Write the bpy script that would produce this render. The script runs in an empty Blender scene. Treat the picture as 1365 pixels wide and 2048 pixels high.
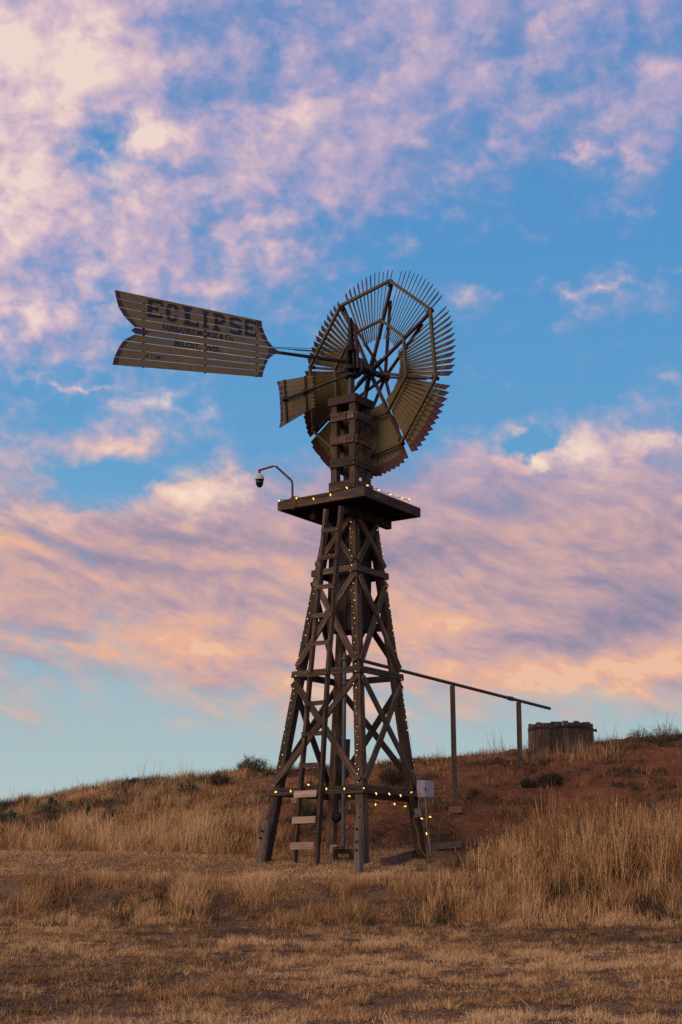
import bpy, bmesh, math, random
import numpy as np
from mathutils import Vector, Matrix

random.seed(7); rng = np.random.default_rng(11)
scene = bpy.context.scene
COL = scene.collection
R = math.radians

# ------------------------------------------------------------------ camera
CAM = np.array([-0.1, -20.728, 0.216]); PITCH = R(14.207); FPX = 2844.0
cd = bpy.data.cameras.new("camera"); cam = bpy.data.objects.new("camera", cd); COL.objects.link(cam)
cam.location = CAM; cam.rotation_euler = (R(90) + PITCH, 0, 0)
cd.sensor_fit = 'VERTICAL'; cd.sensor_height = 36; cd.lens = FPX / 2048 * 36
cd.clip_start = .1; cd.clip_end = 3000
scene.camera = cam
scene.render.engine = 'CYCLES'
scene.cycles.use_denoising = False
scene.cycles.max_bounces = 6; scene.cycles.diffuse_bounces = 3; scene.cycles.glossy_bounces = 2
scene.cycles.sample_clamp_indirect = 4
vs = scene.view_settings
vs.view_transform = 'Standard'; vs.look = 'None'; vs.gamma = 1; vs.use_curve_mapping = False; vs.exposure = 0.0

_F = np.array([0, math.cos(PITCH), math.sin(PITCH)]); _U = np.array([0, -math.sin(PITCH), math.cos(PITCH)])
def ray(x, y):
    d = _F + np.array([1., 0, 0]) * (x - 682.5) / FPX + _U * (1024 - y) / FPX
    return d / np.linalg.norm(d)
def on_plane(x, y, p0, n):
    d = ray(x, y); return CAM + d * (np.dot(np.asarray(p0) - CAM, n) / np.dot(d, n))
def at_y(x, y, Y): return on_plane(x, y, (0, Y, 0), np.array([0, 1., 0]))
def to_px(P):
    d = np.asarray(P) - CAM; f = d @ _F
    return 682.5 + FPX * d[0] / f, 1024 - FPX * (d @ _U) / f

# ------------------------------------------------------------------ node helpers
def lin(c):
    return tuple((v / 255 / 12.92) if v / 255 <= .04045 else ((v / 255 + .055) / 1.055) ** 2.4 for v in c)
class NT:
    def __init__(s, tree): s.t = tree; s.n = tree.nodes; s.l = tree.links
    def new(s, typ, **kw):
        n = s.n.new(typ)
        for k, v in kw.items(): setattr(n, k, v)
        return n
    def set(s, sock, v):
        if isinstance(v, bpy.types.NodeSocket): s.l.new(v, sock)
        elif v is not None:
            if isinstance(v, (tuple, list)) and len(v) == 3 and sock.type == 'RGBA': v = tuple(v) + (1,)
            sock.default_value = v
    def math(s, op, a, b=None, c=None, clamp=False):
        n = s.new('ShaderNodeMath', operation=op, use_clamp=clamp)
        for i, v in enumerate((a, b, c)):
            if v is not None: s.set(n.inputs[i], v)
        return n.outputs[0]
    def vec(s, op, a, b=None):
        n = s.new('ShaderNodeVectorMath', operation=op)
        s.set(n.inputs[0], a)
        if b is not None: s.set(n.inputs['Scale'] if op == 'SCALE' else n.inputs[1], b)
        return n.outputs[0]
    def mix(s, f, a, b, blend='MIX'):
        n = s.new('ShaderNodeMix', data_type='RGBA', blend_type=blend, clamp_factor=True)
        s.set(n.inputs['Factor'], f); s.set(n.inputs[6], a); s.set(n.inputs[7], b)
        return n.outputs[2]
    def noise(s, v, scale, detail=4, rough=.55, dist=0, col=False):
        n = s.new('ShaderNodeTexNoise'); s.set(n.inputs['Vector'], v)
        n.inputs['Scale'].default_value = scale; n.inputs['Detail'].default_value = detail
        n.inputs['Roughness'].default_value = rough; n.inputs['Distortion'].default_value = dist
        return n.outputs['Color' if col else 'Fac']
    def ramp(s, f, stops, interp='LINEAR'):
        n = s.new('ShaderNodeValToRGB'); cr = n.color_ramp; cr.interpolation = interp
        while len(cr.elements) > 1: cr.elements.remove(cr.elements[-1])
        for i, (p, c) in enumerate(stops):
            e = cr.elements[0] if i == 0 else cr.elements.new(p)
            e.position = p; e.color = tuple(c)[:3] + (1,)
        s.set(n.inputs[0], f); return n.outputs[0]
    def maprange(s, v, a, b, c=0., d=1., smooth=False):
        n = s.new('ShaderNodeMapRange', clamp=True, interpolation_type='SMOOTHSTEP' if smooth else 'LINEAR')
        s.set(n.inputs[0], v); s.set(n.inputs[1], a); s.set(n.inputs[2], b); s.set(n.inputs[3], c); s.set(n.inputs[4], d)
        return n.outputs[0]

# ------------------------------------------------------------------ sky: dusk gradient with broken sunset clouds
SKY_COV = """
9 9 9 7 6 5 7 8 7 7 8 7
9 9 9 8 6 6 8 9 7 6 6 7
9 9 8 7 7 7 8 8 7 7 8 8
8 7 5 6 7 7 8 7 6 6 6 6
7 7 6 7 7 7 6 5 4 3 3 2
9 8 7 7 6 5 3 1 0 0 0 1
9 8 7 7 6 4 1 1 2 3 3 3
8 7 5 4 3 1 0 0 1 1 2 1
3 2 3 2 1 0 0 0 0 0 1 1
5 5 6 3 2 1 2 3 4 6 7 7
5 2 0 6 6 8 9 9 9 9 9 9
9 9 9 9 9 9 9 9 9 9 9 9
6 9 9 9 9 9 9 8 8 9 9 9
4 5 6 8 9 9 9 9 9 9 9 9
4 6 3 4 4 5 5 5 3 2 2 3
1 1 0 0 0 0 0 0 0 0 0 0
0 0 0 0 0 0 0 0 0 0 0 0"""
SKY_TONE = """
7 7 5 4 3 3 4 4 4 4 4 3
8 9 7 5 4 4 5 5 4 4 4 3
8 8 6 4 4 5 5 5 4 4 4 5
8 7 6 5 5 4 4 4 4 4 4 4
7 7 6 5 5 5 4 4 4 4 4 4
7 7 6 5 5 4 4 4 3 4 4 4
7 7 6 5 5 4 3 4 4 4 4 4
7 6 6 5 5 4 4 4 4 4 4 4
6 6 6 6 6 5 5 5 5 5 5 5
6 6 7 7 6 5 5 4 6 6 6 6
7 7 7 8 6 5 5 5 5 6 6 6
7 6 5 5 5 5 5 5 5 6 6 6
7 7 7 7 7 6 6 7 5 5 5 5
6 6 7 7 7 7 7 7 6 6 6 7
7 7 7 7 7 8 8 8 8 8 8 8
7 7 7 7 7 7 7 7 7 7 7 7
7 7 7 7 7 7 7 7 7 7 7 7"""
def table(txt): return np.array([[float(v) for v in r.split()] for r in txt.strip().splitlines()]) / 9.
def build_world():
    w = bpy.data.worlds.new("World"); scene.world = w; w.use_nodes = True
    t = NT(w.node_tree); t.n.clear()
    out = t.new('ShaderNodeOutputWorld'); bg = t.new('ShaderNodeBackground'); t.l.new(bg.outputs[0], out.inputs[0])
    d = t.new('ShaderNodeTexCoord').outputs['Generated']
    sx = t.new('ShaderNodeSeparateXYZ'); t.l.new(d, sx.inputs[0]); X, Y, Z = sx.outputs
    az = t.math('MULTIPLY', t.math('ARCTAN2', X, Y), 180 / math.pi)
    el = t.math('MULTIPLY', t.math('ARCSINE', t.math('MINIMUM', t.math('MAXIMUM', Z, -1.), 1.)), 180 / math.pi)
    zc = t.math('ADD', t.math('MAXIMUM', Z, 0.), .15)
    cb = t.new('ShaderNodeCombineXYZ'); t.set(cb.inputs[0], t.math('DIVIDE', X, zc)); t.set(cb.inputs[1], t.math('DIVIDE', Y, zc))
    P = cb.outputs[0]
    # wander of the large cloud masses
    wn = t.noise(t.vec('SCALE', d, 1.), 11., 4, .6, col=True)
    ws = t.new('ShaderNodeSeparateXYZ'); t.l.new(wn, ws.inputs[0])
    azw = t.math('ADD', az, t.math('MULTIPLY', t.math('SUBTRACT', ws.outputs[0], .5), 5.))
    elw = t.math('ADD', el, t.math('MULTIPLY', t.math('SUBTRACT', ws.outputs[1], .5), 3.2))
    cov, tone = table(SKY_COV), table(SKY_TONE)
    azs = np.linspace(-15, 15, 16); els = np.arange(2, 35, 1.65)
    def samp(tab, a, e):
        a, e = R(a), R(e); P0 = CAM + np.array([math.sin(a) * math.cos(e), math.cos(a) * math.cos(e), math.sin(e)])
        x, y = to_px(P0); gx = min(max(x / 124.1, 0), 10.999); gy = min(max(y / 100, 0), 15.999)
        i, j = int(gx), int(gy); fx, fy = gx - i, gy - j
        return (tab[j, i] * (1 - fx) + tab[j, i + 1] * fx) * (1 - fy) + (tab[j + 1, i] * (1 - fx) + tab[j + 1, i + 1] * fx) * fy
    u = t.maprange(azw, -15., 15.)
    val = None
    for j, e in enumerate(els):
        r = t.ramp(u, [(k / 15, (samp(cov, a, e), samp(tone, a, e), 0)) for k, a in enumerate(azs)], 'B_SPLINE')
        val = r if val is None else t.mix(t.maprange(elw, float(els[j - 1]), float(e)), val, r)
    sc = t.new('ShaderNodeSeparateColor'); t.l.new(val, sc.inputs[0]); C, T = sc.outputs[0], sc.outputs[1]
    # single cloud heads, gaps and lit or shaded shelves: (image x, y, half width, half height, cover, tone, cream)
    eb = t.noise(t.vec('SCALE', d, 1.), 34., 5, .6, col=True)
    es = t.new('ShaderNodeSeparateXYZ'); t.l.new(eb, es.inputs[0])
    azb = t.math('ADD', az, t.math('MULTIPLY', t.math('SUBTRACT', es.outputs[0], .5), 3.2))
    elb = t.math('ADD', el, t.math('MULTIPLY', t.math('SUBTRACT', es.outputs[1], .5), 2.3))
    cream = None
    for x, y, rx, ry, dc, dt, dm in ((372, 992, 55, 30, .9, .1, .75), (445, 984, 42, 26, .8, .1, .8), (235, 960, 110, 30, -.7, 0, 0), (1165, 908, 46, 38, .8, .1, .85), (1325, 888, 80, 18, .5, .1, .6),
            (1085, 916, 22, 12, .5, .1, .7), (1075, 893, 62, 22, -.9, 0, 0), (130, 1035, 120, 22, .4, .1, .35), (330, 1072, 210, 30, .4, -.24, 0), (420, 1288, 190, 26, .3, .22, 0), (830, 1232, 90, 44, .1, .16, 0), (1190, 1345, 230, 26, .5, .34, 0),
            (1260, 1205, 150, 40, .2, -.18, 0), (325, 285, 44, 32, .55, .28, .25), (205, 292, 40, 44, -.45, 0, 0), (625, 225, 52, 38, .4, .22, .2), (545, 232, 36, 18, .4, .2, .2), (1180, 572, 170, 14, .26, .22, 0), (950, 590, 75, 26, .2, .15, 0),
            (235, 885, 90, 26, .35, .2, 0), (150, 765, 80, 9, .35, .2, .2), (1160, 305, 70, 12, .4, .3, 0), (120, 180, 130, 120, .25, .12, .15), (300, 805, 45, 20, .3, .2, 0)):
        v3 = ray(x, y); a_, e_ = math.degrees(math.atan2(v3[0], v3[1])), math.degrees(math.asin(v3[2])); k = math.degrees(1 / FPX)
        q1 = t.math('MULTIPLY', t.math('SUBTRACT', azb, a_), 1 / (rx * k)); q2 = t.math('MULTIPLY', t.math('SUBTRACT', elb, e_), 1 / (ry * k))
        g = t.math('EXPONENT', t.math('MULTIPLY', t.math('ADD', t.math('MULTIPLY', q1, q1), t.math('MULTIPLY', q2, q2)), -1.))
        if dc: C = t.math('MULTIPLY_ADD', g, dc, C)
        if dt: T = t.math('MULTIPLY_ADD', g, dt, T)
        if dm: cream = t.math('MULTIPLY', g, dm) if cream is None else t.math('MULTIPLY_ADD', g, dm, cream)
    # puffs and streaks: noise on a flat cloud layer seen in perspective
    n1 = t.noise(P, 2.6, 8, .56, .35)
    A = t.vec('MULTIPLY', d, (1., 1., 1.25))                        # round puffs
    n2 = t.noise(t.vec('ADD', A, (5.3, 2.1, 3.)), 21., 7, .55, .25)
    n3 = t.noise(t.vec('ADD', A, (1.7, 8.4, 6.)), 58., 6, .58, .3)
    off = t.noise(t.vec('ADD', A, (5.3 - .012, 2.1, 3. + .014)), 21., 4, .5, .25)
    hi = t.maprange(el, 13., 19.)                                   # 0 low bank, 1 high puffs
    cq = t.new('ShaderNodeCombineXYZ'); ca, sa = math.cos(R(17)), math.sin(R(17))
    t.set(cq.inputs[0], t.math('MULTIPLY', t.math('SUBTRACT', t.math('MULTIPLY', az, ca), t.math('MULTIPLY', el, sa)), .13))
    t.set(cq.inputs[1], t.math('MULTIPLY', t.math('ADD', t.math('MULTIPLY', az, sa), t.math('MULTIPLY', el, ca)), .36)); t.set(cq.inputs[2], t.math('MULTIPLY', Y, 1.3))
    Q = cq.outputs[0]                                               # long slanting streaks of the low bank
    m1 = t.noise(Q, 1.5, 8, .58, .5); m2 = t.noise(t.vec('ADD', Q, (3.1, 7.7, 2.)), 5., 8, .62, .7)
    moff = t.noise(t.vec('ADD', Q, (-.05, .16, 0.)), 1.5, 5, .54, .5)
    def both(lo_, hi_): return t.math('ADD', t.math('MULTIPLY', lo_, t.math('SUBTRACT', 1., hi)), t.math('MULTIPLY', hi_, hi))
    nnh = t.math('ADD', t.math('ADD', t.math('MULTIPLY', n1, .30), t.math('MULTIPLY', n2, .40)), t.math('MULTIPLY', n3, .30))
    nnl = t.math('ADD', t.math('ADD', t.math('MULTIPLY', m1, .46), t.math('MULTIPLY', m2, .26)), t.math('ADD', t.math('MULTIPLY', n2, .2), t.math('MULTIPLY', n3, .08)))
    nn = both(nnl, nnh)
    nc = t.maprange(hi, 0., 1., .50, .51)
    a0 = t.math('ADD', t.math('SUBTRACT', C, .5), t.math('MULTIPLY', t.math('SUBTRACT', nn, nc), t.maprange(hi, 0., 1., 2.6, 3.3)))
    alpha = t.maprange(a0, -.42, t.maprange(hi, 0., 1., .34, .46), 0., 1., True)
    relief = both(t.math('MULTIPLY', t.math('SUBTRACT', m1, moff), 1.5), t.math('SUBTRACT', n2, off))
    grain = both(t.math('ADD', t.math('MULTIPLY', t.math('SUBTRACT', m2, .5), .42), t.math('ADD', t.math('MULTIPLY', t.math('SUBTRACT', n2, off), .45), t.math('MULTIPLY', t.math('SUBTRACT', n3, .5), .22))), t.math('ADD', t.math('MULTIPLY', t.math('SUBTRACT', n2, .5), .50), t.math('MULTIPLY', t.math('SUBTRACT', n3, .5), .75)))
    tone_ = t.math('ADD', t.math('ADD', t.math('SUBTRACT', T, t.maprange(hi, 0., 1., .09, .04)), relief), t.math('ADD', grain, t.math('MULTIPLY', t.math('SUBTRACT', n1, .5), .5)), clamp=True)
    high = t.ramp(tone_, [(0, lin((116, 142, 190))), (.3, lin((146, 153, 196))), (.52, lin((178, 166, 198))), (.72, lin((208, 182, 198))), (.88, lin((230, 201, 202))), (1, lin((243, 216, 205)))])
    low = t.ramp(tone_, [(0, lin((128, 128, 160))), (.28, lin((158, 141, 161))), (.48, lin((184, 153, 163))), (.66, lin((206, 166, 162))), (.82, lin((225, 174, 155))), (.93, lin((235, 177, 146))), (1, lin((240, 190, 158)))])
    cc = t.mix(hi, low, high)
    cc = t.mix(t.math('MULTIPLY', t.math('MULTIPLY', cream, 1.35), t.maprange(nn, t.math('SUBTRACT', nc, .09), t.math('ADD', nc, .06))), cc, lin((252, 224, 202)))
    base = t.ramp(t.maprange(el, 0., 36.), [(0, lin((188, 204, 198))), (.08, lin((176, 195, 196))), (.17, lin((164, 188, 195))), (.24, lin((144, 183, 203))), (.32, lin((120, 172, 205))), (.46, lin((98, 159, 205))), (.68, lin((85, 148, 202))), (1, lin((80, 136, 194)))])
    sky = t.mix(t.math('MULTIPLY', alpha, .94), base, cc)
    ground = t.mix(t.maprange(el, -3., -.5), lin((96, 70, 54)), sky)
    t.set(bg.inputs[0], ground); bg.inputs[1].default_value = 1.0
build_world()

# ------------------------------------------------------------------ sun: broad low afterglow from the left, behind the camera
sl = bpy.data.lights.new("sun", 'SUN'); sun = bpy.data.objects.new("sun", sl); COL.objects.link(sun)
sl.energy = 1.5; sl.angle = R(35); sl.color = (1., .78, .62)
sun.rotation_euler = Vector((.62, .72, -.34)).to_track_quat('-Z', 'Y').to_euler()

# ------------------------------------------------------------------ materials
def mat(name):
    m = bpy.data.materials.new(name); m.use_nodes = True
    t = NT(m.node_tree); b = t.n['Principled BSDF']; return m, t, b
def attr(t, name, typ='Vector'):
    return t.new('ShaderNodeAttribute', attribute_name=name).outputs[typ]
def wood(name, dark, mid, light, rough=.85, worn=.5):
    m, t, b = mat(name)
    g = attr(t, 'grain')
    mp = t.vec('MULTIPLY', g, (1.6, 26., 26.))
    n1 = t.noise(mp, 1.6, 6, .65, .4); n2 = t.noise(t.vec('MULTIPLY', g, (2.2, 7., 7.)), 1.1, 4, .6)
    n3 = t.noise(t.vec('MULTIPLY', g, (.9, 1., 1.)), .9, 2)
    f = t.math('ADD', t.math('MULTIPLY', n1, .6), t.math('MULTIPLY', n2, .4))
    c = t.ramp(f, [(.32, dark), (.5, mid), (.68, light)])
    nb_ = t.noise(t.vec('MULTIPLY', g, (.05, .05, .05)), 1.7, 1); c = t.mix(1., c, t.ramp(nb_, [(.3, (.55, .55, .55)), (.7, (1.6, 1.5, 1.42))]), 'MULTIPLY')
    c = t.mix(t.math('MULTIPLY', t.maprange(n3, .42, .68, 0, worn * .8), n1), c, tuple(.35 * v + 1.25 * (sum(mid) / 3) for v in mid))
    # knots and checks
    vo = t.new('ShaderNodeTexVoronoi'); t.set(vo.inputs['Vector'], t.vec('MULTIPLY', g, (3.2, 9., 9.))); vo.inputs['Scale'].default_value = 1.
    c = t.mix(t.maprange(vo.outputs['Distance'], .07, .16, .8, 0.), c, tuple(v * .45 for v in dark))
    t.set(b.inputs['Base Color'], c); b.inputs['Roughness'].default_value = rough; b.inputs['Specular IOR Level'].default_value = .25
    bp = t.new('ShaderNodeBump'); bp.inputs['Strength'].default_value = .35; bp.inputs['Distance'].default_value = .004
    t.set(bp.inputs['Height'], n1); t.l.new(bp.outputs[0], b.inputs['Normal'])
    return m
def paint(name, col, var=.35, rough=.6, metal=0., rust=None):
    m, t, b = mat(name)
    p = t.new('ShaderNodeTexCoord').outputs['Object']
    n = t.noise(p, 9., 6, .65); n2 = t.noise(p, 45., 3, .6)
    f = t.math('ADD', t.math('MULTIPLY', n, .65), t.math('MULTIPLY', n2, .35))
    c = t.ramp(f, [(.3, tuple(v * (1 - var) for v in col)), (.55, col), (.75, tuple(min(1, v * (1 + var)) for v in col))])
    if rust: c = t.mix(t.maprange(n, .56, .68, 0., .8), c, rust)
    t.set(b.inputs['Base Color'], c); b.inputs['Roughness'].default_value = rough; b.inputs['Metallic'].default_value = metal
    b.inputs['Specular IOR Level'].default_value = .3
    return m
M = {}
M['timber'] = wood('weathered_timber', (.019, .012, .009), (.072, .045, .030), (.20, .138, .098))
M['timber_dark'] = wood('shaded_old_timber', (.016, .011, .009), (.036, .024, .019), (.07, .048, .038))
M['post'] = wood('grey_post_wood', (.05, .036, .028), (.12, .09, .07), (.2, .16, .13))
M['redwood'] = wood('reddish_timber', (.05, .028, .02), (.14, .085, .06), (.24, .16, .12))
M['plank'] = wood('fresh_plank', (.22, .14, .095), (.42, .30, .22), (.56, .43, .33), worn=.3)
M['block'] = wood('orange_block_wood', (.2, .09, .035), (.33, .16, .07), (.42, .24, .12))
M['olive'] = paint('faded_olive_paint', (.14, .10, .04), .35)
M['olive_dark'] = paint('dark_olive_paint', (.10, .072, .03), .35)
M['maroon'] = paint('faded_maroon_paint', (.075, .024, .026), .35)
M['maroon_dark'] = paint('dark_maroon_cap', (.04, .017, .016), .3)
M['vane'] = paint('vane_tan_paint', (.168, .118, .058), .3)
M['lettering'] = paint('black_sign_paint', (.02, .02, .024), .5)
M['iron'] = paint('black_iron', (.016, .016, .018), .4, .5, .4)
M['mast'] = paint('dark_steel_pipe', (.045, .04, .042), .3, .45, .5)
M['galv'] = paint('galvanised_pipe', (.115, .12, .125), .25, .45, .5)
M['pipe'] = paint('rusty_dark_pipe', (.085, .066, .058), .35, .6, .2, (.1, .05, .03))
M['rust'] = paint('rusted_steel', (.12, .055, .033), .35, .7, .1, (.2, .075, .035))
M['white'] = paint('weathered_white_plastic', (.44, .42, .43), .15, .5)
M['smoke'] = paint('dark_camera_dome', (.012, .012, .014), .2, .12)
M['grey'] = paint('grey_plastic', (.2, .19, .18), .2, .5)
M['boxgrey'] = paint('pale_box_paint', (.37, .325, .365), .22, .55, 0., (.24, .17, .13))
M['cable'] = paint('dark_cable', (.012, .013, .01), .2, .6)
M['orange'] = paint('orange_cord', (.42, .15, .03), .2, .5)
M['brass'] = paint('brass_fitting', (.28, .15, .07), .3, .4, .6)
M['steelnail'] = paint('bright_nail', (.5, .48, .46), .2, .35, .8)
def emis(name, col, s):
    m, t, b = mat(name); b.inputs['Base Color'].default_value = (.6, .4, .1, 1)
    b.inputs['Emission Color'].default_value = col + (1,); b.inputs['Emission Strength'].default_value = s; return m
M['bulb'] = emis('warm_lit_bulb', (1., .60, .10), 2.0)
M['mini'] = emis('warm_lit_mini_bulb', (1., .66, .2), 2.6)

# ------------------------------------------------------------------ object helpers
def link(o, parent=None):
    COL.objects.link(o)
    if parent is not None: o.parent = parent
    return o
def tag(o, label, cat, group=None):
    o['label'] = label; o['category'] = cat
    if group: o['group'] = group
    return o
def empty(name, loc=(0, 0, 0)):
    o = bpy.data.objects.new(name, None); o.empty_display_size = .1; o.location = loc; return link(o)
class MB:
    """collects geometry in world coordinates with a wood-grain attribute; build() links ONE object"""
    def __init__(s): s.v = []; s.f = []; s.g = []; s.m = []; s.sm = []
    def add(s, vs, fs, grain=None, mi=0, smooth=False):
        k = len(s.v); s.v += [tuple(float(c) for c in v) for v in vs]
        if grain is None:
            o = np.array([random.uniform(0, 60) for _ in range(3)]); grain = [tuple(np.asarray(v) + o) for v in vs]
        s.g += [tuple(float(c) for c in q) for q in grain]
        s.f += [tuple(i + k for i in f) for f in fs]; s.m += [mi] * len(fs); s.sm += [smooth] * len(fs); return s
    def box8(s, P, mi=0, L=None):
        """P: 8 points, ordered bottom quad then top quad (extrusion), grain runs from first quad to second"""
        P = [np.asarray(p, float) for p in P]
        L = np.linalg.norm(P[4] - P[0]); a = np.linalg.norm(P[1] - P[0]); b = np.linalg.norm(P[3] - P[0])
        o = np.array([random.uniform(0, 60) for _ in range(3)])
        gr = [o + q for q in ((0, 0, 0), (0, a, 0), (0, a, b), (0, 0, b), (L, 0, 0), (L, a, 0), (L, a, b), (L, 0, b))]
        return s.add(P, [(3, 2, 1, 0), (4, 5, 6, 7), (0, 1, 5, 4), (1, 2, 6, 5), (2, 3, 7, 6), (3, 0, 4, 7)], gr, mi)
    def beam(s, p0, p1, w, h, up=(0, 0, 1), mi=0, w1=None, h1=None):
        """bar from p0 to p1; h along 'up' (made perpendicular), w across"""
        p0 = np.asarray(p0, float); p1 = np.asarray(p1, float); d = p1 - p0; d /= np.linalg.norm(d)
        up = np.asarray(up, float); x = np.cross(d, up); x /= np.linalg.norm(x); y = np.cross(x, d)
        w1 = w if w1 is None else w1; h1 = h if h1 is None else h1
        P = []
        for p, ww, hh in ((p0, w, h), (p1, w1, h1)):
            for a, b in ((-1, -1), (1, -1), (1, 1), (-1, 1)): P.append(p + x * a * ww / 2 + y * b * hh / 2)
        return s.box8(P, mi)
    def tube(s, pts, r, n=10, mi=0, caps=True, r1=None):
        pts = [np.asarray(p, float) for p in pts]; rings = []; N = len(pts)
        t0 = pts[1] - pts[0]; ref = np.array([0, 0, 1.]) if abs(t0[2]) < .9 * np.linalg.norm(t0) else np.array([1., 0, 0])
        vs = []; gr = []; L = 0
        o = np.array([random.uniform(0, 60) for _ in range(3)])
        for i, p in enumerate(pts):
            t = pts[min(i + 1, N - 1)] - pts[max(i - 1, 0)]; t /= np.linalg.norm(t)
            x = np.cross(t, ref); x /= np.linalg.norm(x); y = np.cross(x, t)
            rr = r if r1 is None else r + (r1 - r) * i / (N - 1)
            if i: L += np.linalg.norm(p - pts[i - 1])
            for k in range(n):
                a = 2 * math.pi * k / n; vs.append(p + x * rr * math.cos(a) + y * rr * math.sin(a)); gr.append(o + (L, rr * math.cos(a), rr * math.sin(a)))
        fs = []
        for i in range(N - 1):
            for k in range(n): fs.append((i * n + k, i * n + (k + 1) % n, (i + 1) * n + (k + 1) % n, (i + 1) * n + k))
        s.add(vs, fs, gr, mi, True)
        if caps: s.add([vs[k] for k in range(n)], [tuple(reversed(range(n)))], None, mi); s.add(vs[-n:], [tuple(range(n))], None, mi)
        return s
    def lathe(s, c, axis, prof, n=16, mi=0):
        """prof: list of (t along axis, radius)"""
        c = np.asarray(c, float); axis = np.asarray(axis, float); axis /= np.linalg.norm(axis)
        ref = np.array([0, 0, 1.]) if abs(axis[2]) < .9 else np.array([1., 0, 0])
        x = np.cross(axis, ref); x /= np.linalg.norm(x); y = np.cross(x, axis); vs = []; fs = []
        for t, r in prof:
            for k in range(n):
                a = 2 * math.pi * k / n; vs.append(c + axis * t + (x * math.cos(a) + y * math.sin(a)) * max(r, 1e-4))
        m = len(prof)
        for i in range(m - 1):
            for k in range(n): fs.append((i * n + k, (i + 1) * n + k, (i + 1) * n + (k + 1) % n, i * n + (k + 1) % n))
        fs.append(tuple(range(n))); fs.append(tuple(reversed(range((m - 1) * n, m * n))))
        return s.add(vs, fs, None, mi, True)
    def prism(s, poly, off, mi=0, grain=None):
        """planar polygon (3-D points) extruded by the vector off"""
        n = len(poly); A = [np.asarray(p, float) for p in poly]; B = [p + off for p in A]
        fs = [tuple(range(n)), tuple(reversed(range(n, 2 * n)))] + [(i, i + n, (i + 1) % n + n, (i + 1) % n) for i in range(n)]
        return s.add(A + B, fs, grain, mi)
    def build(s, name, mats, parent=None, origin=None):
        if not isinstance(mats, (list, tuple)): mats = [mats]
        V = np.array(s.v)
        if parent is not None and origin is None:
            base = np.array(parent.matrix_basis.translation)
            p = parent.parent
            while p is not None: base = base + np.array(p.matrix_basis.translation); p = p.parent
            origin = None
        else: base = np.zeros(3)
        o_ = V.mean(0) if origin is None else np.asarray(origin, float)
        me = bpy.data.meshes.new(name); me.from_pydata((V - o_).tolist(), [], s.f); me.update()
        a = me.attributes.new('grain', 'FLOAT_VECTOR', 'POINT'); a.data.foreach_set('vector', np.array(s.g, np.float32).ravel())
        for m in mats: me.materials.append(m)
        me.polygons.foreach_set('material_index', s.m); me.polygons.foreach_set('use_smooth', s.sm)
        bm = bmesh.new(); bm.from_mesh(me); bmesh.ops.recalc_face_normals(bm, faces=bm.faces); bm.to_mesh(me); bm.free()
        o = bpy.data.objects.new(name, me); o.location = o_ - base
        return link(o, parent)
def wpos(o):
    p = np.zeros(3)
    while o is not None: p = p + np.array(o.matrix_basis.translation); o = o.parent
    return p

# ------------------------------------------------------------------ noise for terrain and grass
_tab = rng.random((256, 256))
def vnoise(x, y):
    x = np.asarray(x, float); y = np.asarray(y, float); xi = np.floor(x).astype(int); yi = np.floor(y).astype(int)
    fx, fy = x - xi, y - yi; fx = fx * fx * (3 - 2 * fx); fy = fy * fy * (3 - 2 * fy)
    g = lambda i, j: _tab[i & 255, j & 255]
    return (g(xi, yi) * (1 - fx) + g(xi + 1, yi) * fx) * (1 - fy) + (g(xi, yi + 1) * (1 - fx) + g(xi + 1, yi + 1) * fx) * fy
def fbm(x, y, s, o=4, seed=0):
    v = 0; a = .5; tot = 0
    for i in range(o):
        v = v + a * vnoise(np.asarray(x) * s + 17.3 * i + seed, np.asarray(y) * s + 9.7 * i + seed * 1.7); tot += a; a *= .5; s *= 2.03
    return v / tot
def sstep(v, a, b):
    t = np.clip((np.asarray(v, float) - a) / (b - a), 0, 1); return t * t * (3 - 2 * t)

# ------------------------------------------------------------------ terrain
CREST_X = [-40, -12, -6.6, -4.2, -2.8, -1.4, 1.5, 3.9, 6.4, 12, 40]
CREST_Z = [-.6, .5, 1.25, 1.71, 1.85, 1.96, 2.16, 2.43, 2.63, 2.5, -.2]
def height(x, y, fine=True):
    x = np.asarray(x, float); y = np.asarray(y, float); d = y - CAM[1]
    z = np.interp(d, [-300, 0, 9, 14, 17.1, 17.5, 18.1, 18.9, 19.4, 20.5, 21.3, 22, 60], [-1.2, -.93, -.78, -.56, -.40, -.33, -.06, .14, .21, .36, .45, .55, .6])
    z = z + .09 * sstep(-x, 1.3, 3.5) * sstep(d, 18, 20)
    z = z - .10 * sstep(x, 4, 8) * sstep(d, 16, 19) * (1 - sstep(d, 19, 21))
    cr = np.interp(x, CREST_X, CREST_Z)
    t = np.clip((d - 21.4) / 4.9, 0, 1); up = .46 + (cr - .46) * (1 - (1 - t) ** 1.5)
    z = np.where(d > 21.4, np.maximum(up, np.minimum(z, .5)), z)
    z = np.where(d > 28, np.maximum(cr - .13 * (d - 28), -1.0), z)
    if fine:
        amp = .05 * sstep(d, 21.3, 22.5) * (1 - sstep(d, 40, 60)) + .018
        z = z + amp * 2 * (fbm(x, y, 1.7, 4) - .5) + .25 * amp * (fbm(x, y, 9., 3, 5) - .5) * 2
    return z
def ground_hit(px, py, d0=8., d1=60.):
    r = ray(px, py); t = np.arange(d0, d1, .03) ; P = CAM + t[:, None] * r
    h = height(P[:, 0], P[:, 1]); k = np.nonzero(P[:, 2] < h)[0]
    return P[k[0]] if len(k) else None

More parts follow.
